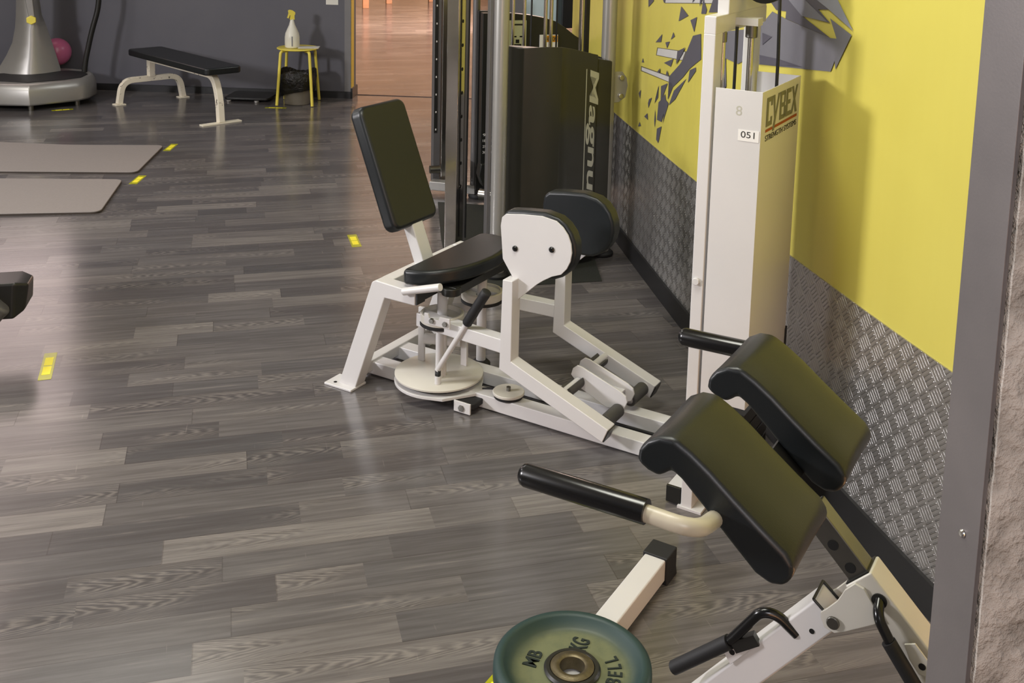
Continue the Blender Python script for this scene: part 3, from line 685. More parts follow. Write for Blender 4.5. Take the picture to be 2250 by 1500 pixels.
# hinge plates and support leg
hp = [(-0.366, 0.484), (-0.372, 0.470), (-0.378, 0.458), (-0.394, 0.438), (-0.404, 0.428), (-0.403, 0.418), (-0.396, 0.402), (-0.378, 0.398), (-0.360, 0.408), (-0.322, 0.434), (-0.300, 0.450), (-0.335, 0.498), (-0.350, 0.502)]
for b0 in (1.764, 1.830):
    hpl = G().prism(hp, lambda a, z, t: Q(a, t, z), b0, b0+0.006).obj('hinge_plate', 'cream_metal', HB, 0.001)
    if b0 < 1.8:
        G().cyl(Q(-0.381, b0, 0.418), Q(-0.381, b0-0.006, 0.418), 0.0115, 20).obj('hinge_bolt', 'steel', hpl, 0.002)
        G().cyl(Q(-0.338, 1.7698, 0.472), Q(-0.338, 1.7690, 0.472), 0.0045, 14).obj('bolt_hole', 'hole_black', sl)
LDv = Vector((-0.62, 0, -0.785))
def LG(s_, off, b): return Q(-0.392-0.62*s_-0.785*off, b, 0.428-0.785*s_+0.62*off)
lg = G().beam(LG(0.005, 0, 1.8), LG(0.47, 0, 1.8), 0.060, 0.058, (-0.78, 0, 0.62)).obj('support_leg', 'white_metal', HB, 0.005)
g = G()
for o0, c0, o1, c1 in ((-.031, 1.7695, -.031, 1.8305), (.031, 1.7695, .031, 1.8305), (-.031, 1.7695, .031, 1.7695), (-.031, 1.8305, .031, 1.8305)): g.tube([LG(0.004, o0, c0), LG(0.004, o1, c1)], 0.0026, 8, (0.3, 0.2, 0.9))
g.obj('leg_liner', 'black_plastic', lg)
G().cyl(LG(0.052, -0.008, 1.7698), LG(0.052, -0.008, 1.7690), 0.0048, 14).obj('bolt_hole', 'hole_black', lg)
G().beam(Q(-0.672, 1.8, 0.038), Q(-0.905, 1.8, 0.038), 0.055, 0.055).obj('floor_beam', 'white_metal', HB, 0.003)
st = G().box(Q(-0.952, 1.27, 0.010), Q(-0.897, 2.302, 0.066)).obj('stabilizer_bar', 'white_metal', HB, 0.004)
for b0, b1, sgn in ((2.272, 2.335, 1), (1.237, 1.30, -1)):
    q = G().box(Q(-0.957, b0, 0.006), Q(-0.892, b1, 0.071)); ee = b1 if sgn > 0 else b0
    q.hexa([Q(-0.960, b0, 0.0), Q(-0.889, b0, 0.0), Q(-0.889, b1, 0.0), Q(-0.960, b1, 0.0), Q(-0.957, b0, 0.022), Q(-0.892, b0, 0.022), Q(-0.892, b1, 0.022), Q(-0.957, b1, 0.022)])
    q.obj('rubber_cap', 'black_rubber', st, 0.003)
# handlebars
plain('handle_cream', (188, 180, 160), 0.35, 0, 0.06, 10)
for b_out, b_in, ab_ in ((1.455, 1.60, -0.545), (2.145, 2.00, -0.605)):
    pth = fillet([Q(ab_-0.09, b_out, 0.704), Q(ab_+0.020, b_out, 0.702 if b_out < 1.8 else 0.694), Q(ab_+0.014, b_in, 0.660)], 0.045, 8)
    hb = lab(G().tube(pth, 0.0140, 16).obj('handlebar', 'handle_cream', HB), 'bent cream handlebar')
    gp = G(); c_ = []
    for a, r_ in ((-0.838, 0.012), (-0.833, 0.0175), (-0.826, 0.020), (ab_-0.08, 0.020), (ab_-0.065, 0.020)):
        z_ = 0.700+0.006*(a+0.838)/0.23
        c_.append([Q(a, b_out+r_*math.cos(2*PI*i/22), z_+r_*math.sin(2*PI*i/22)) for i in range(22)])
    gp.loft(c_).obj('grip', 'black_gloss', hb)
# release levers
lp_ = fillet([LG(0.345, 0.078, 1.772), LG(0.21, 0.060, 1.762), LG(0.10, 0.068, 1.760), LG(0.085, 0.045, 1.770), LG(0.085, 0.0, 1.776)], 0.028, 6)
lev = G().tube(lp_, 0.0095, 14).obj('release_lever', 'black_gloss', HB)
G().tube([LG(0.35, 0.080, 1.772), LG(0.20, 0.060, 1.762)], 0.0135, 16).obj('lever_sleeve', 'black_rubber', lev)
G().beam(LG(0.20, 0.050, 1.764), LG(0.155, 0.035, 1.772), 0.016, 0.022).obj('lever_lug', 'black_plastic', lev)
lt = G().prism([(0.18, 0.028), (0.235, 0.028), (0.228, 0.052), (0.215, 0.058), (0.200, 0.054)], lambda s_, o_, t: LG(s_, o_, t), 1.764, 1.768).obj('lever_tab', 'white_metal', HB, 0.001)
G().cyl(LG(0.213, 0.043, 1.7641), LG(0.213, 0.043, 1.7632), 0.0055, 14).obj('pivot_hole', 'hole_black', lt)
lp_ = fillet([Q(-0.309, 1.775, 0.484), Q(-0.306, 1.745, 0.470), Q(-0.278, 1.745, 0.424), Q(-0.215, 1.75, 0.335)], 0.02, 6)
lev = G().tube(lp_, 0.009, 14).obj('release_lever', 'black_gloss', HB)
G().tube([Q(-0.285, 1.745, 0.432), Q(-0.212, 1.75, 0.330)], 0.0125, 16).obj('lever_sleeve', 'black_rubber', lev)
G().cyl(Q(-0.309, 1.7702, 0.483), Q(-0.309, 1.7672, 0.483), 0.013, 20).obj('lever_collar', 'black_plastic', lev)
lt = G().prism([(-0.262, 0.428), (-0.245, 0.436), (-0.215, 0.405), (-0.220, 0.385), (-0.236, 0.384), (-0.252, 0.404)], lambda a, z, t: Q(a, t, z), 1.757, 1.761).obj('lever_tab', 'cream_metal', HB, 0.001)
G().cyl(Q(-0.231, 1.7571, 0.400), Q(-0.231, 1.7562, 0.400), 0.006, 14).obj('pivot_hole', 'hole_black', lt)

# ------------------------------------------------------------------ weight plate lying on the stabilizer
PC = Vector((0.665, 1.893, 0.0671))
WP = thing('weight_plate', 'green rubber-coated weight plate lying flat across the white stabilizer bar', 'weight plate', tuple(PC), 0.0)
G().lathe([(0.056, 0.020), (0.106, 0.020), (0.119, 0.021), (0.127, 0.024), (0.140, 0.039), (0.145, 0.0425), (0.155, 0.0425), (0.162, 0.036), (0.163, 0.028), (0.163, 0.008), (0.158, 0.0), (0.056, 0.002)], seg=80, closed=True).obj('plate_body', 'plate_green', WP, ang=50)
G().lathe([(0.050, 0.019), (0.056, 0.020), (0.0585, 0.0245), (0.054, 0.029), (0.047, 0.029), (0.045, 0.026), (0.045, 0.002), (0.056, 0.002)], seg=56, closed=True).obj('hub_rim', 'black_plastic', WP)
G().lathe([(0.026, 0.030), (0.029, 0.032), (0.036, 0.032), (0.039, 0.0305), (0.045, 0.0295), (0.0455, 0.026), (0.0455, 0.002), (0.026, 0.002)], seg=56, closed=True).obj('hub_sleeve', 'plate_iron', WP)
plain('text_plate', (20, 32, 30), 0.5, 0, 0.02, 10)
PHI = math.radians(54)
er, eu = Vector((math.cos(PHI), math.sin(PHI), 0)), Vector((-math.sin(PHI), math.cos(PHI), 0))
UPZ = Vector((0, 0, 0.0195))
text('plate_lettering', 'MB', 'text_plate', WP, eu*0.071-er*0.024+UPZ, er, eu, 0.048, 0.030, 0.0024, 0.02)
text('plate_lettering', 'KG', 'text_plate', WP, er*0.0605-eu*0.010+UPZ, er, eu, 0.037, 0.038, 0.0024, 0.02)
for i, ch in enumerate('BARBELL'):
    a_ = PHI-PI/2+math.radians((i-3)*14.0); rd = Vector((math.cos(a_), math.sin(a_), 0)); tg = Vector((-math.sin(a_), math.cos(a_), 0))
    wd = 0.013 if ch in 'ELL' else 0.017
    text('plate_lettering', ch, 'text_plate', WP, rd*0.103-tg*wd/2+UPZ, tg, -rd, wd, 0.030, 0.0024, 0.02)

# ------------------------------------------------------------------ floor stickers
def sticker(x, y, l_, w_, ang_, label, two=True):
    o = thing('floor_sticker', label, 'sticker', (x, y, 0), ang_, 'yellow tape marks on the floor')
    G().prism(rrect(-w_/2, -l_/2, w_/2, l_/2, 0.003, 2), lambda a, b, t: (a, b, t), 0.0, 0.0008).obj('tape_film', 'sticker_film', o)
    for s_ in ((-1, 1) if two else (0,)):
        G().box((-w_*0.32, s_*l_*0.17-l_*0.15, 0.0008), (w_*0.32, s_*l_*0.17+l_*0.15, 0.0013)).obj('paper_note', 'sticker_note', o)
    return o
sticker(-0.620, 3.845, 0.225, 0.043, 0.05, 'yellow tape mark on the floor by the dark foam roller end at left')
sticker(0.580, 5.026, 0.190, 0.046, 0.02, 'yellow tape mark on the floor behind the white adduction machine backrest')
sticker(-0.506, 6.368, 0.190, 0.046, -0.22, 'yellow tape mark at the corner between the two grey mats')
sticker(-0.362, 7.165, 0.200, 0.046, -0.22, 'yellow tape mark at the right corner of the farther grey mat')
sticker(-1.200, 8.545, 0.150, 0.040, PI/2+0.25, 'yellow tape mark in front of the silver vibration platform')
sticker(0.360, 8.400, 0.165, 0.040, PI/2-0.25, 'yellow tape mark under the left leg of the yellow stool')
sticker(0.492, 1.945, 0.200, 0.060, -0.80, 'yellow tape mark partly under the green weight plate')
# ------------------------------------------------------------------ two exercise mats
def mat_(name, pts, label):
    o = G().prism(pts, lambda x, y, t: (x, y, t), 0.0, 0.014)
    m = o.obj(name, 'mat_grey', None, 0.003); tag(m, label, 'exercise mat', 'grey exercise mats on the floor')
    c = sum((Vector((p[0], p[1], 0)) for p in pts), Vector())/len(pts)
    for v in m.data.vertices: v.co -= c
    m.location = c
    e = G().prism(pts, lambda x, y, t: (x-c.x, y-c.y, t), 0.0, 0.0095)
    for v in e.bm.verts: v.co.x *= 1.003; v.co.y *= 1.003
    e.obj('mat_edge', 'mat_edge', m)
    return m
def rcorn(p, r=0.05): return [tuple(q)[:2] for q in fillet([Vector((a, b, 0)) for a, b in p]+[Vector((p[0][0], p[0][1], 0))], r, 5)][:-1]
mat_('exercise_mat', rcorn([(-1.9, 7.60), (-1.9, 6.78), (-0.520, 6.500), (-0.405, 7.180), (-1.0, 7.29)]), 'grey exercise mat on the floor farther from the camera')
mat_('exercise_mat', rcorn([(-1.9, 6.62), (-1.9, 5.84), (-0.640, 5.705), (-0.585, 6.345), (-1.2, 6.47)]), 'grey exercise mat on the floor nearer the camera')
# ------------------------------------------------------------------ machine end at the left edge: foam-ended lever on a grey tube
LM = thing('roller_lever', 'dark foam-ended lever on a grey tube reaching in at the left edge', 'exercise machine', (-1.018, 4.1, 0))
g = G().loft([[(-0.62, -0.095, 0.255), (-0.62, 0.045, 0.255), (-0.62, 0.045, 0.15), (-0.62, -0.095, 0.12)], [(0.275, -0.105, 0.255), (0.280, 0.035, 0.255), (0.280, 0.035, 0.15), (0.265, -0.105, 0.12)], [(0.318, -0.075, 0.240), (0.322, 0.010, 0.243), (0.318, 0.010, 0.165), (0.300, -0.075, 0.140)]])
g.obj('foam_block', 'black_plastic', LM, 0.010, 3)
G().tube([(0.236, -0.125, 0.190), (0.205, -0.125, 0.160), (0.12, -0.13, 0.055), (0.095, -0.13, 0.045)], 0.040, 20).obj('support_tube', 'grey_metal', LM, 0.012, 3)
G().box((-0.85, -0.5, 0.0), (-0.30, 0.35, 0.05)).obj('machine_base', 'black_plastic', LM, 0.004)
G().box((-0.80, -0.45, 0.05), (-0.36, 0.25, 0.60)).obj('unseen_body', 'black_plastic', LM, 0.01)  # unseen dark body, added to shade the floor at the left edge
# ------------------------------------------------------------------ flat bench by the back wall
FB = thing('flat_bench', 'black padded flat bench on a chipped cream frame by the slate wall', 'bench', (-0.324, 8.363, 0), math.atan2(-0.872, 0.490))
G().prism(rrect(-0.625, -0.145, 0.625, 0.145, 0.04, 5), lambda x, y, t: (x, y, t), 0.366, 0.416).obj('bench_pad', 'black_vinyl', FB, 0.012, 3)
G().rect(fillet([(-0.50, 0, 0.340), (0.48, 0, 0.340), (0.545, 0, 0.19), (0.560, 0, 0.009)], 0.10, 7), 0.046, 0.046, (0, 0, 1)).obj('main_beam', 'chipped_cream', FB, 0.003)
G().box((0.535, -0.155, 0.0), (0.588, 0.155, 0.009)).obj('front_foot', 'chipped_cream', FB, 0.001)
G().rect(fillet([(-0.52, -0.265, 0.009), (-0.52, -0.235, 0.185), (-0.52, 0.235, 0.185), (-0.52, 0.265, 0.009)], 0.13, 9), 0.042, 0.044, (1, 0, 0)).obj('rear_arch', 'chipped_cream', FB, 0.003)
for s_ in (-1, 1): G().box((-0.556, s_*0.265-0.04, 0.0), (-0.484, s_*0.265+0.04, 0.009)).obj('rear_foot', 'chipped_cream', FB, 0.001)
G().box((-0.545, -0.024, 0.20), (-0.495, 0.024, 0.362)).obj('rear_post', 'chipped_cream', FB, 0.003)
for x_ in (-0.43, 0.40): G().box((x_-0.03, -0.10, 0.361), (x_+0.03, 0.10, 0.368)).obj('pad_plate', 'chipped_cream', FB)
# ------------------------------------------------------------------ yellow stool, bottle, paper, bin
ST = thing('stool', 'yellow metal stool with round seat standing before the slate wall', 'stool', (0.544, 8.575, 0), -0.27)
G().lathe([(0.0, 0.436), (0.148, 0.434), (0.162, 0.438), (0.165, 0.443), (0.160, 0.448), (0.140, 0.445), (0.0, 0.443)], seg=48).obj('seat', 'stool_yellow', ST)
for sx_ in (-1, 1):
    for sy_ in (-1, 1):
        G().tube(fillet([(sx_*0.075, sy_*0.075, 0.428), (sx_*0.112, sy_*0.112, 0.428), (sx_*0.139, sy_*0.144, 0.004)], 0.045, 6), 0.0115, 14).obj('leg', 'stool_yellow', ST)
SB = thing('spray_bottle', 'white spray bottle with yellow trigger head on the yellow stool', 'bottle', (0.500, 8.575, 0.4462), 0.2)
prof = [(0.0, 0.0), (0.050, 0.0), (0.056, 0.006), (0.058, 0.03), (0.058, 0.085), (0.053, 0.115), (0.038, 0.150), (0.024, 0.180), (0.0155, 0.215), (0.0135, 0.235), (0.0, 0.235)]
G().lathe(prof, seg=36).obj('bottle_body', 'bottle_white', SB)
G().box((-0.020, -0.0592, 0.018), (-0.012, -0.054, 0.095)).obj('level_strip', 'mural_light', SB)
tr = G().prism([(-0.018, 0.222), (0.018, 0.222), (0.017, 0.255), (0.024, 0.268), (0.022, 0.282), (-0.002, 0.298), (-0.020, 0.300), (-0.030, 0.292), (-0.026, 0.272), (-0.034, 0.245), (-0.038, 0.236), (-0.030, 0.232), (-0.020, 0.258), (-0.016, 0.256)], lambda x, z, t: (x, t, z), -0.014, 0.014)
tr.obj('trigger_head', 'stool_yellow', SB, 0.003)
g = G().prism([(-0.085, -0.055), (0.075, -0.055), (0.085, 0.055), (-0.075, 0.060)], lambda x, y, t: (x, y, t), 0.0, 0.004)
pp = tag(g.obj('paper_sheet', 'paper_white', None), 'white folded paper lying on the yellow stool beside the bottle', 'paper'); pp.location = (0.628, 8.545, 0.4485); pp.rotation_euler = (0, 0, -0.1)
WBIN = thing('waste_bin', 'translucent waste bin with black liner under the yellow stool', 'bin', (0.540, 8.560, 0), 0)
G().lathe([(0.0, 0.0), (0.100, 0.0), (0.106, 0.006), (0.124, 0.215), (0.121, 0.215), (0.103, 0.008), (0.0, 0.006)], seg=40).obj('bin_body', 'bin_clear', WBIN)
rg_ = []
rnd = random.Random(5)
for z_, r_ in ((0.03, 0.082), (0.17, 0.100), (0.235, 0.126), (0.262, 0.132), (0.262, 0.140), (0.20, 0.150), (0.140, 0.146), (0.085, 0.130)):
    ring = []
    for i in range(48):
        a = 2*PI*i/48; k_ = 1+0.035*math.sin(5*a+z_*30)+0.03*(rnd.random()-0.5)
        dz = 0.018*math.sin(3*a+1.0)+0.010*(rnd.random()-0.5) if z_ > 0.1 else 0
        if z_ == 0.085: dz += 0.035*math.sin(a*1.0+2.6)
        if z_ == 0.140: dz += 0.02*math.sin(a+2.6)
        ring.append((r_*k_*math.cos(a), r_*k_*math.sin(a), z_+dz))
    rg_.append(ring)
G().loft(rg_, False).obj('bin_liner', 'bin_liner', WBIN, ang=80)
# notice on the wall
g = G().hexa(wbox(0.104, 0.204, 0.0035, 0.0005, 0.766, 0.93)); nt = tag(g.obj('wall_notice', 'paper_white', None), 'white paper notice on the slate wall above the stool', 'notice')
# dark low platform against the wall
PB_ = thing('step_platform', 'low dark platform on round feet at the wall between bench and stool', 'platform', (0.196, 8.80, 0), -0.32)
G().prism(rrect(-0.19, -0.14, 0.17, 0.14, 0.03, 4), lambda x, y, t: (x, y, t), 0.016, 0.034).obj('platform_top', 'black_plastic', PB_, 0.004)
for x_ in (-0.15, 0.075): G().cyl((x_, -0.142, 0.0), (x_, -0.142, 0.014), 0.020, 18).obj('foot', 'silver_paint', PB_, 0.003)
for x_ in (-0.15, 0.14): G().cyl((x_, 0.10, 0.0), (x_, 0.10, 0.016), 0.020, 18).obj('foot', 'silver_paint', PB_, 0.003)
# ------------------------------------------------------------------ vibration platform at the back left
VP = thing('vibration_platform', 'silver vibration platform with tapered column and black deck', 'exercise machine', (-1.45, 8.95, 0))
V_ = lambda x, y: (x+1.45, y-8.95)
base = [(-1.99, 8.72), (-1.66, 8.535), (-1.415, 8.475), (-1.10, 8.640), (-1.03, 8.74), (-0.995, 8.92), (-1.02, 9.08), (-1.10, 9.20), (-1.24, 9.30), (-1.9, 9.42), (-2.08, 9.05)]
base = [V_(*p) for p in base]
def inset(pts, k_): return [(x*k_, y*k_) for x, y in pts]
g = G().loft([[(x, y, 0.045) for x, y in inset(base, 0.985)], [(x, y, 0.055) for x, y in base], [(x, y, 0.150) for x, y in base], [(x, y, 0.190) for x, y in inset(base, 0.955)], [(x, y, 0.204) for x, y in inset(base, 0.92)]])
g.obj('platform_base', 'silver_paint', VP, 0.006, 3)
deck = [V_(*p) for p in [(-1.70, 8.70), (-1.44, 8.58), (-1.20, 8.68), (-1.09, 8.78), (-1.06, 8.93), (-1.10, 9.05), (-1.22, 9.12), (-1.50, 9.08), (-1.80, 9.0)]]
G().prism(deck, lambda x, y, t: (x, y, t), 0.201, 0.210).obj('deck_mat', 'black_rubber', VP, 0.003)
for x, y in ((-1.42, 8.555), (-1.12, 8.74), (-1.2, 9.2), (-1.85, 9.2), (-1.85, 8.75)): G().cyl((x+1.45, y-8.95, 0), (x+1.45, y-8.95, 0.048), 0.022, 14).obj('foot', 'steel', VP)
rings = []
for z_, xl, xr, dy, xm in ((0.17, -1.80, -1.27, 0.165, -1.49), (0.25, -1.725, -1.285, 0.15, -1.485), (0.34, -1.672, -1.308, 0.138, -1.475), (0.44, -1.625, -1.335, 0.128, -1.468), (0.56, -1.600, -1.368, 0.12, -1.462), (0.66, -1.590, -1.402, 0.115, -1.465), (0.80, -1.583, -1.415, 0.11, -1.475), (1.15, -1.57, -1.43, 0.11, -1.485)):
    yc = 9.10; q = []
    for x, y in ((xl, yc), ((xl+xm)/2, yc-dy*0.75), (xm-0.02, yc-dy), (xm+0.02, yc-dy), ((xm+xr)/2+0.005, yc-dy*0.70), (xr, yc), ((xr*2+xl)/3, yc+0.10), ((xl*2+xr)/3, yc+0.10)): q.append((x+1.45, y-8.95, z_))
    rings.append(q)
G().loft(rings).obj('column', 'silver_paint', VP, ang=50)
G().prism([(-0.062, 0.90), (0.0, 0.90), (0.018, 0.63), (-0.028, 0.635)], lambda x, z, t: (x, t+0.05*(0.8-z), z), 0.018, 0.045).obj('column_trim', 'silver_paint', VP, 0.008, 3)
hexg = [(-0.008+0.040*math.cos(PI/6+i*PI/3), 0.632+0.036*math.sin(PI/6+i*PI/3)) for i in range(6)]
G().prism(hexg, lambda x, z, t: (x, t, z), 0.005, 0.030).obj('emblem', 'stool_yellow', VP, 0.006, 2)
G().tube(fillet([(0.352, 0.10, 0.20), (0.365, 0.10, 0.30), (0.415, 0.10, 0.52), (0.475, 0.10, 0.72), (0.50, 0.10, 1.2)], 0.08, 6), 0.021, 14).obj('hand_rail', 'black_plastic', VP)
bl = tag(G().lathe([(0.112*math.sin(PI*i/24), -0.112*math.cos(PI*i/24)) for i in range(25)], seg=40).obj('exercise_ball', 'pink_ball', None), 'small pink exercise ball behind the silver platform at the wall', 'ball'); bl.location = (-1.335, 9.335, 0.330)

# ------------------------------------------------------------------ cable machine
CM = thing('cable_machine', 'silver cable machine with tall black shroud lettered in grey beside the yellow wall', 'exercise machine', (1.35, 5.0, 0.0045))
def C_(x, y, z): return (x-1.35, y-5.0, z)
pl_ = [(1.180, 4.56, 1.004), (1.188, 4.50, 1.009), (1.219, 4.44, 1.007), (1.235, 4.418, 1.010), (1.333, 4.395, 1.018), (1.405, 4.405, 1.014), (1.435, 4.432, 1.006), (1.460, 4.442, 1.001), (1.541, 4.470, 0.980), (1.602, 4.492, 0.966), (1.612, 4.515, 0.945), (1.690, 4.545, 0.925)]
bk_ = [(1.690, 4.60, 0.925), (1.60, 4.60, 0.96), (1.45, 4.58, 0.98), (1.25, 4.58, 1.0)]
g = G(); top = [C_(*p) for p in pl_+bk_]; bot = [C_(p[0], p[1], 0.03) for p in pl_+bk_]
g.loft([bot, top]); sh = g.obj('shroud', 'shroud_black', CM, 0.004, 2, ang=28)
# lettering runs down the right-hand face of the shroud
f0 = Vector(C_(1.541, 4.470, 0)); f1 = Vector(C_(1.602, 4.492, 0)); fx = (f1-f0).normalized(); fn = fx.cross(Vector((0, 0, 1)))
o_ = f0+fx*0.006+fn*0.0006+Vector((0, 0, 0.900))
text('shroud_lettering', 'Magnum', 'text_light', sh, o_, (0, 0, -1), fx, 0.72, 0.066, 0.0008, 0.018, 0.12)
G().prism([(0.0, 0.905), (0.0045, 0.905), (0.0045, 0.30), (0.0, 0.30)], lambda x, z, t: tuple(f0+fx*(x-0.001)+fn*t+Vector((0, 0, z))), 0.0004, 0.0014).obj('shroud_line', 'text_light', sh)
# round front uprights
for x, y, r_ in ((1.131, 4.405, 0.033), (1.690, 4.600, 0.034)):
    u = G().cyl(C_(x, y, 0.02), C_(x, y, 2.1), r_, 28).obj('upright', 'silver_paint', CM)
    G().lathe([(0.0, 0.0), (0.052, 0.0), (0.055, 0.004), (0.055, 0.012), (0.045, 0.022), (0.0, 0.022)], C_(x, y, 0), 28).obj('foot_pad', 'black_rubber', u)
G().box(C_(1.082, 4.41, 0.02), C_(1.098, 4.46, 2.1)).obj('side_rail', 'grey_metal', CM, 0.002)
# drilled chrome post
th = math.radians(52)
def RP(x, y, z, cx=0.985, cy=4.66): return C_(cx+x*math.cos(th)-y*math.sin(th), cy+x*math.sin(th)+y*math.cos(th), z)
g = G().hexa([RP(-0.026, -0.03, 0.01), RP(0.056, -0.03, 0.01), RP(0.056, 0.03, 0.01), RP(-0.026, 0.03, 0.01), RP(-0.026, -0.03, 2.1), RP(0.056, -0.03, 2.1), RP(0.056, 0.03, 2.1), RP(-0.026, 0.03, 2.1)])
dp = g.obj('drilled_post', 'post_chrome', CM, 0.004, 2)
for i in range(14):
    z_ = 0.345+0.108*i
    G().cyl(RP(0.015, -0.0299, z_), RP(0.015, -0.0306, z_), 0.0085, 14).obj('pin_hole', 'hole_black', dp)
G().box(C_(1.03, 4.68, 0.02), C_(1.05, 4.72, 2.1)).obj('side_rail', 'grey_metal', CM, 0.002)
G().tube([C_(1.045, 4.66, 0.1), C_(1.052, 4.66, 2.1)], 0.004, 8).obj('pull_cable', 'black_rubber', CM)
G().box(C_(0.93, 4.58, 0.0), C_(1.07, 4.74, 0.012)).obj('post_foot', 'steel', CM, 0.002)
# rear numbered post
g = G().box(C_(1.115, 5.84, 0.04), C_(1.155, 5.90, 2.1)); np_ = g.obj('numbered_post', 'grey_metal', CM, 0.003)
G().box(C_(1.119, 5.8385, 0.33), C_(1.138, 5.8405, 2.0)).obj('number_strip', 'black_plastic', np_)
for i in range(12): G().box(C_(1.126, 5.8375, 0.345+0.1*i), C_(1.132, 5.839, 0.355+0.1*i)).obj('number_mark', 'label_white', np_)
G().box(C_(1.160, 5.83, 0.04), C_(1.205, 5.89, 2.1)).obj('chrome_rail', 'chrome', CM, 0.004)
G().cyl(C_(1.215, 5.62, 0.155), C_(1.235, 5.62, 0.155), 0.075, 28).obj('floor_pulley', 'black_plastic', CM, 0.004)
G().cyl(C_(1.09, 5.80, 0.13), C_(1.15, 5.80, 0.13), 0.022, 18).obj('axle_bolt', 'steel', CM)
G().beam(C_(1.10, 5.80, 0.045), C_(1.33, 5.66, 0.045), 0.07, 0.05).obj('base_beam', 'silver_paint', CM, 0.004)
G().box(C_(1.225, 5.77, 0.40), C_(1.245, 5.83, 1.2)).obj('pulley_carriage', 'orange_panel', CM, 0.004)
# rear uprights, cross tube, weight stack
u = G().cyl(C_(1.312, 5.66, 0.02), C_(1.312, 5.66, 2.1), 0.020, 18).obj('upright', 'grey_metal', CM)
G().lathe([(0.0, 0.0), (0.050, 0.0), (0.052, 0.006), (0.048, 0.02), (0.0, 0.02)], C_(1.335, 5.66, 0), 24).obj('foot_pad', 'black_rubber', u)
G().cyl(C_(1.30, 5.45, 0.075), C_(1.42, 5.36, 0.075), 0.032, 20).obj('cross_tube', 'chrome', CM)
ws = G().box(C_(1.315, 5.52, 0.22), C_(1.40, 5.58, 1.04)).obj('weight_stack', 'black_plastic', CM, 0.003)
for i in range(4):
    for j, tx in enumerate((('9', '18', '27', '36')[i], ('4.5', '6.8', '9', '11')[i])):
        text('stack_number', tx, 'label_white', ws, C_(1.326+0.034*j, 5.5195, 0.375-0.032*i), (1, 0, 0), (0, 0, 1), 0.016, 0.014, 0.0005)
G().prism([(-0.01, 0.225), (0.075, 0.225), (0.075, 0.10), (0.055, 0.085), (0.0, 0.10), (-0.02, 0.16)], lambda x, z, t: C_(1.325+x, t, z), 5.50, 5.58).obj('stack_boot', 'black_plastic', CM, 0.006)
for x, y, r_ in ((1.355, 4.85, 0.008), (1.300, 4.85, 0.008), (1.459, 4.85, 0.009), (1.487, 4.85, 0.009), (1.640, 4.85, 0.013)):
    G().cyl(C_(x, y, 0.2), C_(x, y, 2.1), r_, 16).obj('guide_rod', 'chrome', CM)
for x, y in ((1.515, 4.85), (1.404, 4.9)): G().cyl(C_(x, y, 0.2), C_(x, y, 2.1), 0.0045, 8).obj('pull_cable', 'black_rubber', CM)
G().box(C_(1.664, 4.86, 0.1), C_(1.684, 4.93, 2.1)).obj('side_rail', 'black_plastic', CM, 0.002)
# rear shroud with placard and warning label
rs = [(1.31, 0.05), (1.31, 1.045), (1.40, 1.042), (1.495, 1.031), (1.60, 1.020), (1.688, 1.003), (1.745, 0.985), (1.794, 0.955), (1.86, 0.905), (1.925, 0.868), (1.925, 0.05)]
r2_ = G().prism(rs, lambda x, z, t: C_(x, t, z), 5.605, 5.66).obj('rear_shroud', 'black_plastic', CM, 0.004)
pc = lab(G().box(C_(1.345, 5.598, 0.700), C_(1.577, 5.6055, 0.992)).obj('placard', 'placard_cream', r2_), 'cream placard with exercise pictograms')
for x_ in (1.44, 1.53):
    for bx, bz, bw_, bh_ in ((-0.03, 0.90, 0.022, 0.008), (0.010, 0.90, 0.022, 0.008), (-0.012, 0.868, 0.020, 0.020), (-0.026, 0.845, 0.046, 0.018), (-0.02, 0.82, 0.008, 0.02), (0.012, 0.82, 0.008, 0.02)):
        G().box(C_(x_+bx, 5.5972, bz), C_(x_+bx+bw_, 5.5982, bz+bh_)).obj('pictogram', 'hole_black', pc)
G().box(C_(1.50, 5.5972, 0.965), C_(1.565, 5.5982, 0.974)).obj('pictogram', 'text_dark', pc)
wl = lab(G().box(C_(1.655, 5.598, 0.842), C_(1.758, 5.6055, 0.912)).obj('warning_label', 'label_white', r2_), 'white label with orange caution band')
ob = G().box(C_(1.675, 5.5970, 0.872), C_(1.756, 5.5982, 0.908)).obj('caution_band', 'orange_panel', wl)
text('caution_lettering', 'CAUTION', 'text_dark', wl, C_(1.680, 5.5968, 0.878), (1, 0, 0), (0, 0, 1), 0.070, 0.022, 0.0005, 0.02)
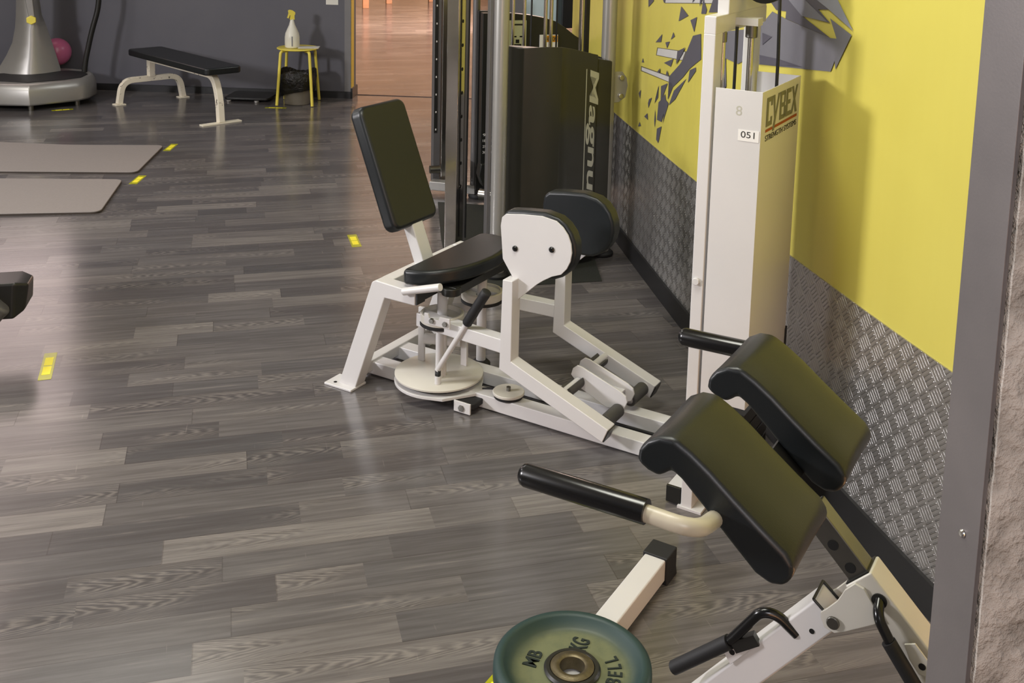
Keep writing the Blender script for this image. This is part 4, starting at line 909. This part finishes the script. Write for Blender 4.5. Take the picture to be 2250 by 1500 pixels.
# wall bracket with two bolts
br = G().prism([(1.70, 0.865), (1.768, 0.865), (1.790, 0.835), (1.796, 0.80), (1.786, 0.745), (1.755, 0.722), (1.70, 0.718)], lambda x, z, t: C_(x, t, z), 4.615, 4.625).obj('wall_bracket', 'silver_paint', CM, 0.002)
for z_ in (0.838, 0.752): G().cyl(C_(1.762, 4.615, z_), C_(1.762, 4.604, z_), 0.0125, 20).obj('bracket_bolt', 'chrome', br, 0.003)
# rubber mats under it
def rmat(pts, label):
    c = sum((Vector((p[0], p[1], 0)) for p in pts), Vector())/len(pts)
    m = G().prism([(p[0]-c.x, p[1]-c.y) for p in pts], lambda x, y, t: (x, y, t), 0.0, 0.004).obj('rubber_mat', 'rubber_mat', None); m.location = c
    tag(m, label, 'floor mat')
rmat([(0.90, 4.29), (1.572, 4.258), (1.740, 5.0), (1.78, 5.30), (1.10, 5.60), (1.0, 5.0)], 'dark speckled rubber mat under the silver cable machine')
# ------------------------------------------------------------------ far room: table and a pale exercise machine
TB = thing('table', 'wooden table legs at the far end of the room beyond the doorway', 'table', (2.35, 16.3, 0))
for x, y in ((-0.36, -0.45), (0.08, 0.2), (0.80, 0.5)): G().box((x-0.045, y-0.045, 0), (x+0.045, y+0.045, 0.72)).obj('leg', 'wood_leg', TB, 0.004)
G().box((-0.6, -0.6, 0.72), (0.85, 0.6, 0.76)).obj('table_top', 'wood_leg', TB, 0.004)
FM = thing('leg_press', 'pale machine with dark pads seen through the cable machine', 'exercise machine', (2.75, 9.3, 0), 0.1)
G().prism(rrect(-0.36, 0.40, 0.26, 1.5, 0.12, 6), lambda x, z, t: (x, t, z), 0.0, 0.10).obj('side_panel', 'pale_blue_panel', FM, 0.01)
G().box((-0.40, 0.1, 0.0), (0.40, 0.5, 0.10)).obj('machine_base', 'grey_metal', FM, 0.01)
G().box((-0.10, 0.02, 0.1), (0.12, 0.12, 0.45)).obj('front_column', 'white_metal', FM, 0.01)
for x_, z_, w_, h_ in ((-0.38, 0.60, 0.16, 0.16), (0.16, 0.50, 0.26, 0.36)):
    G().prism(rrect(x_, z_, x_+w_, z_+h_, 0.03, 4), lambda x, z, t: (x, t, z), -0.12, -0.01).obj('pad', 'black_vinyl', FM, 0.015, 3)
GP = struct(G().box((1.95, 7.6, 0), (2.12, 7.75, 3.0)).obj('trim_6', 'jamb_grey', bevel=0.003))
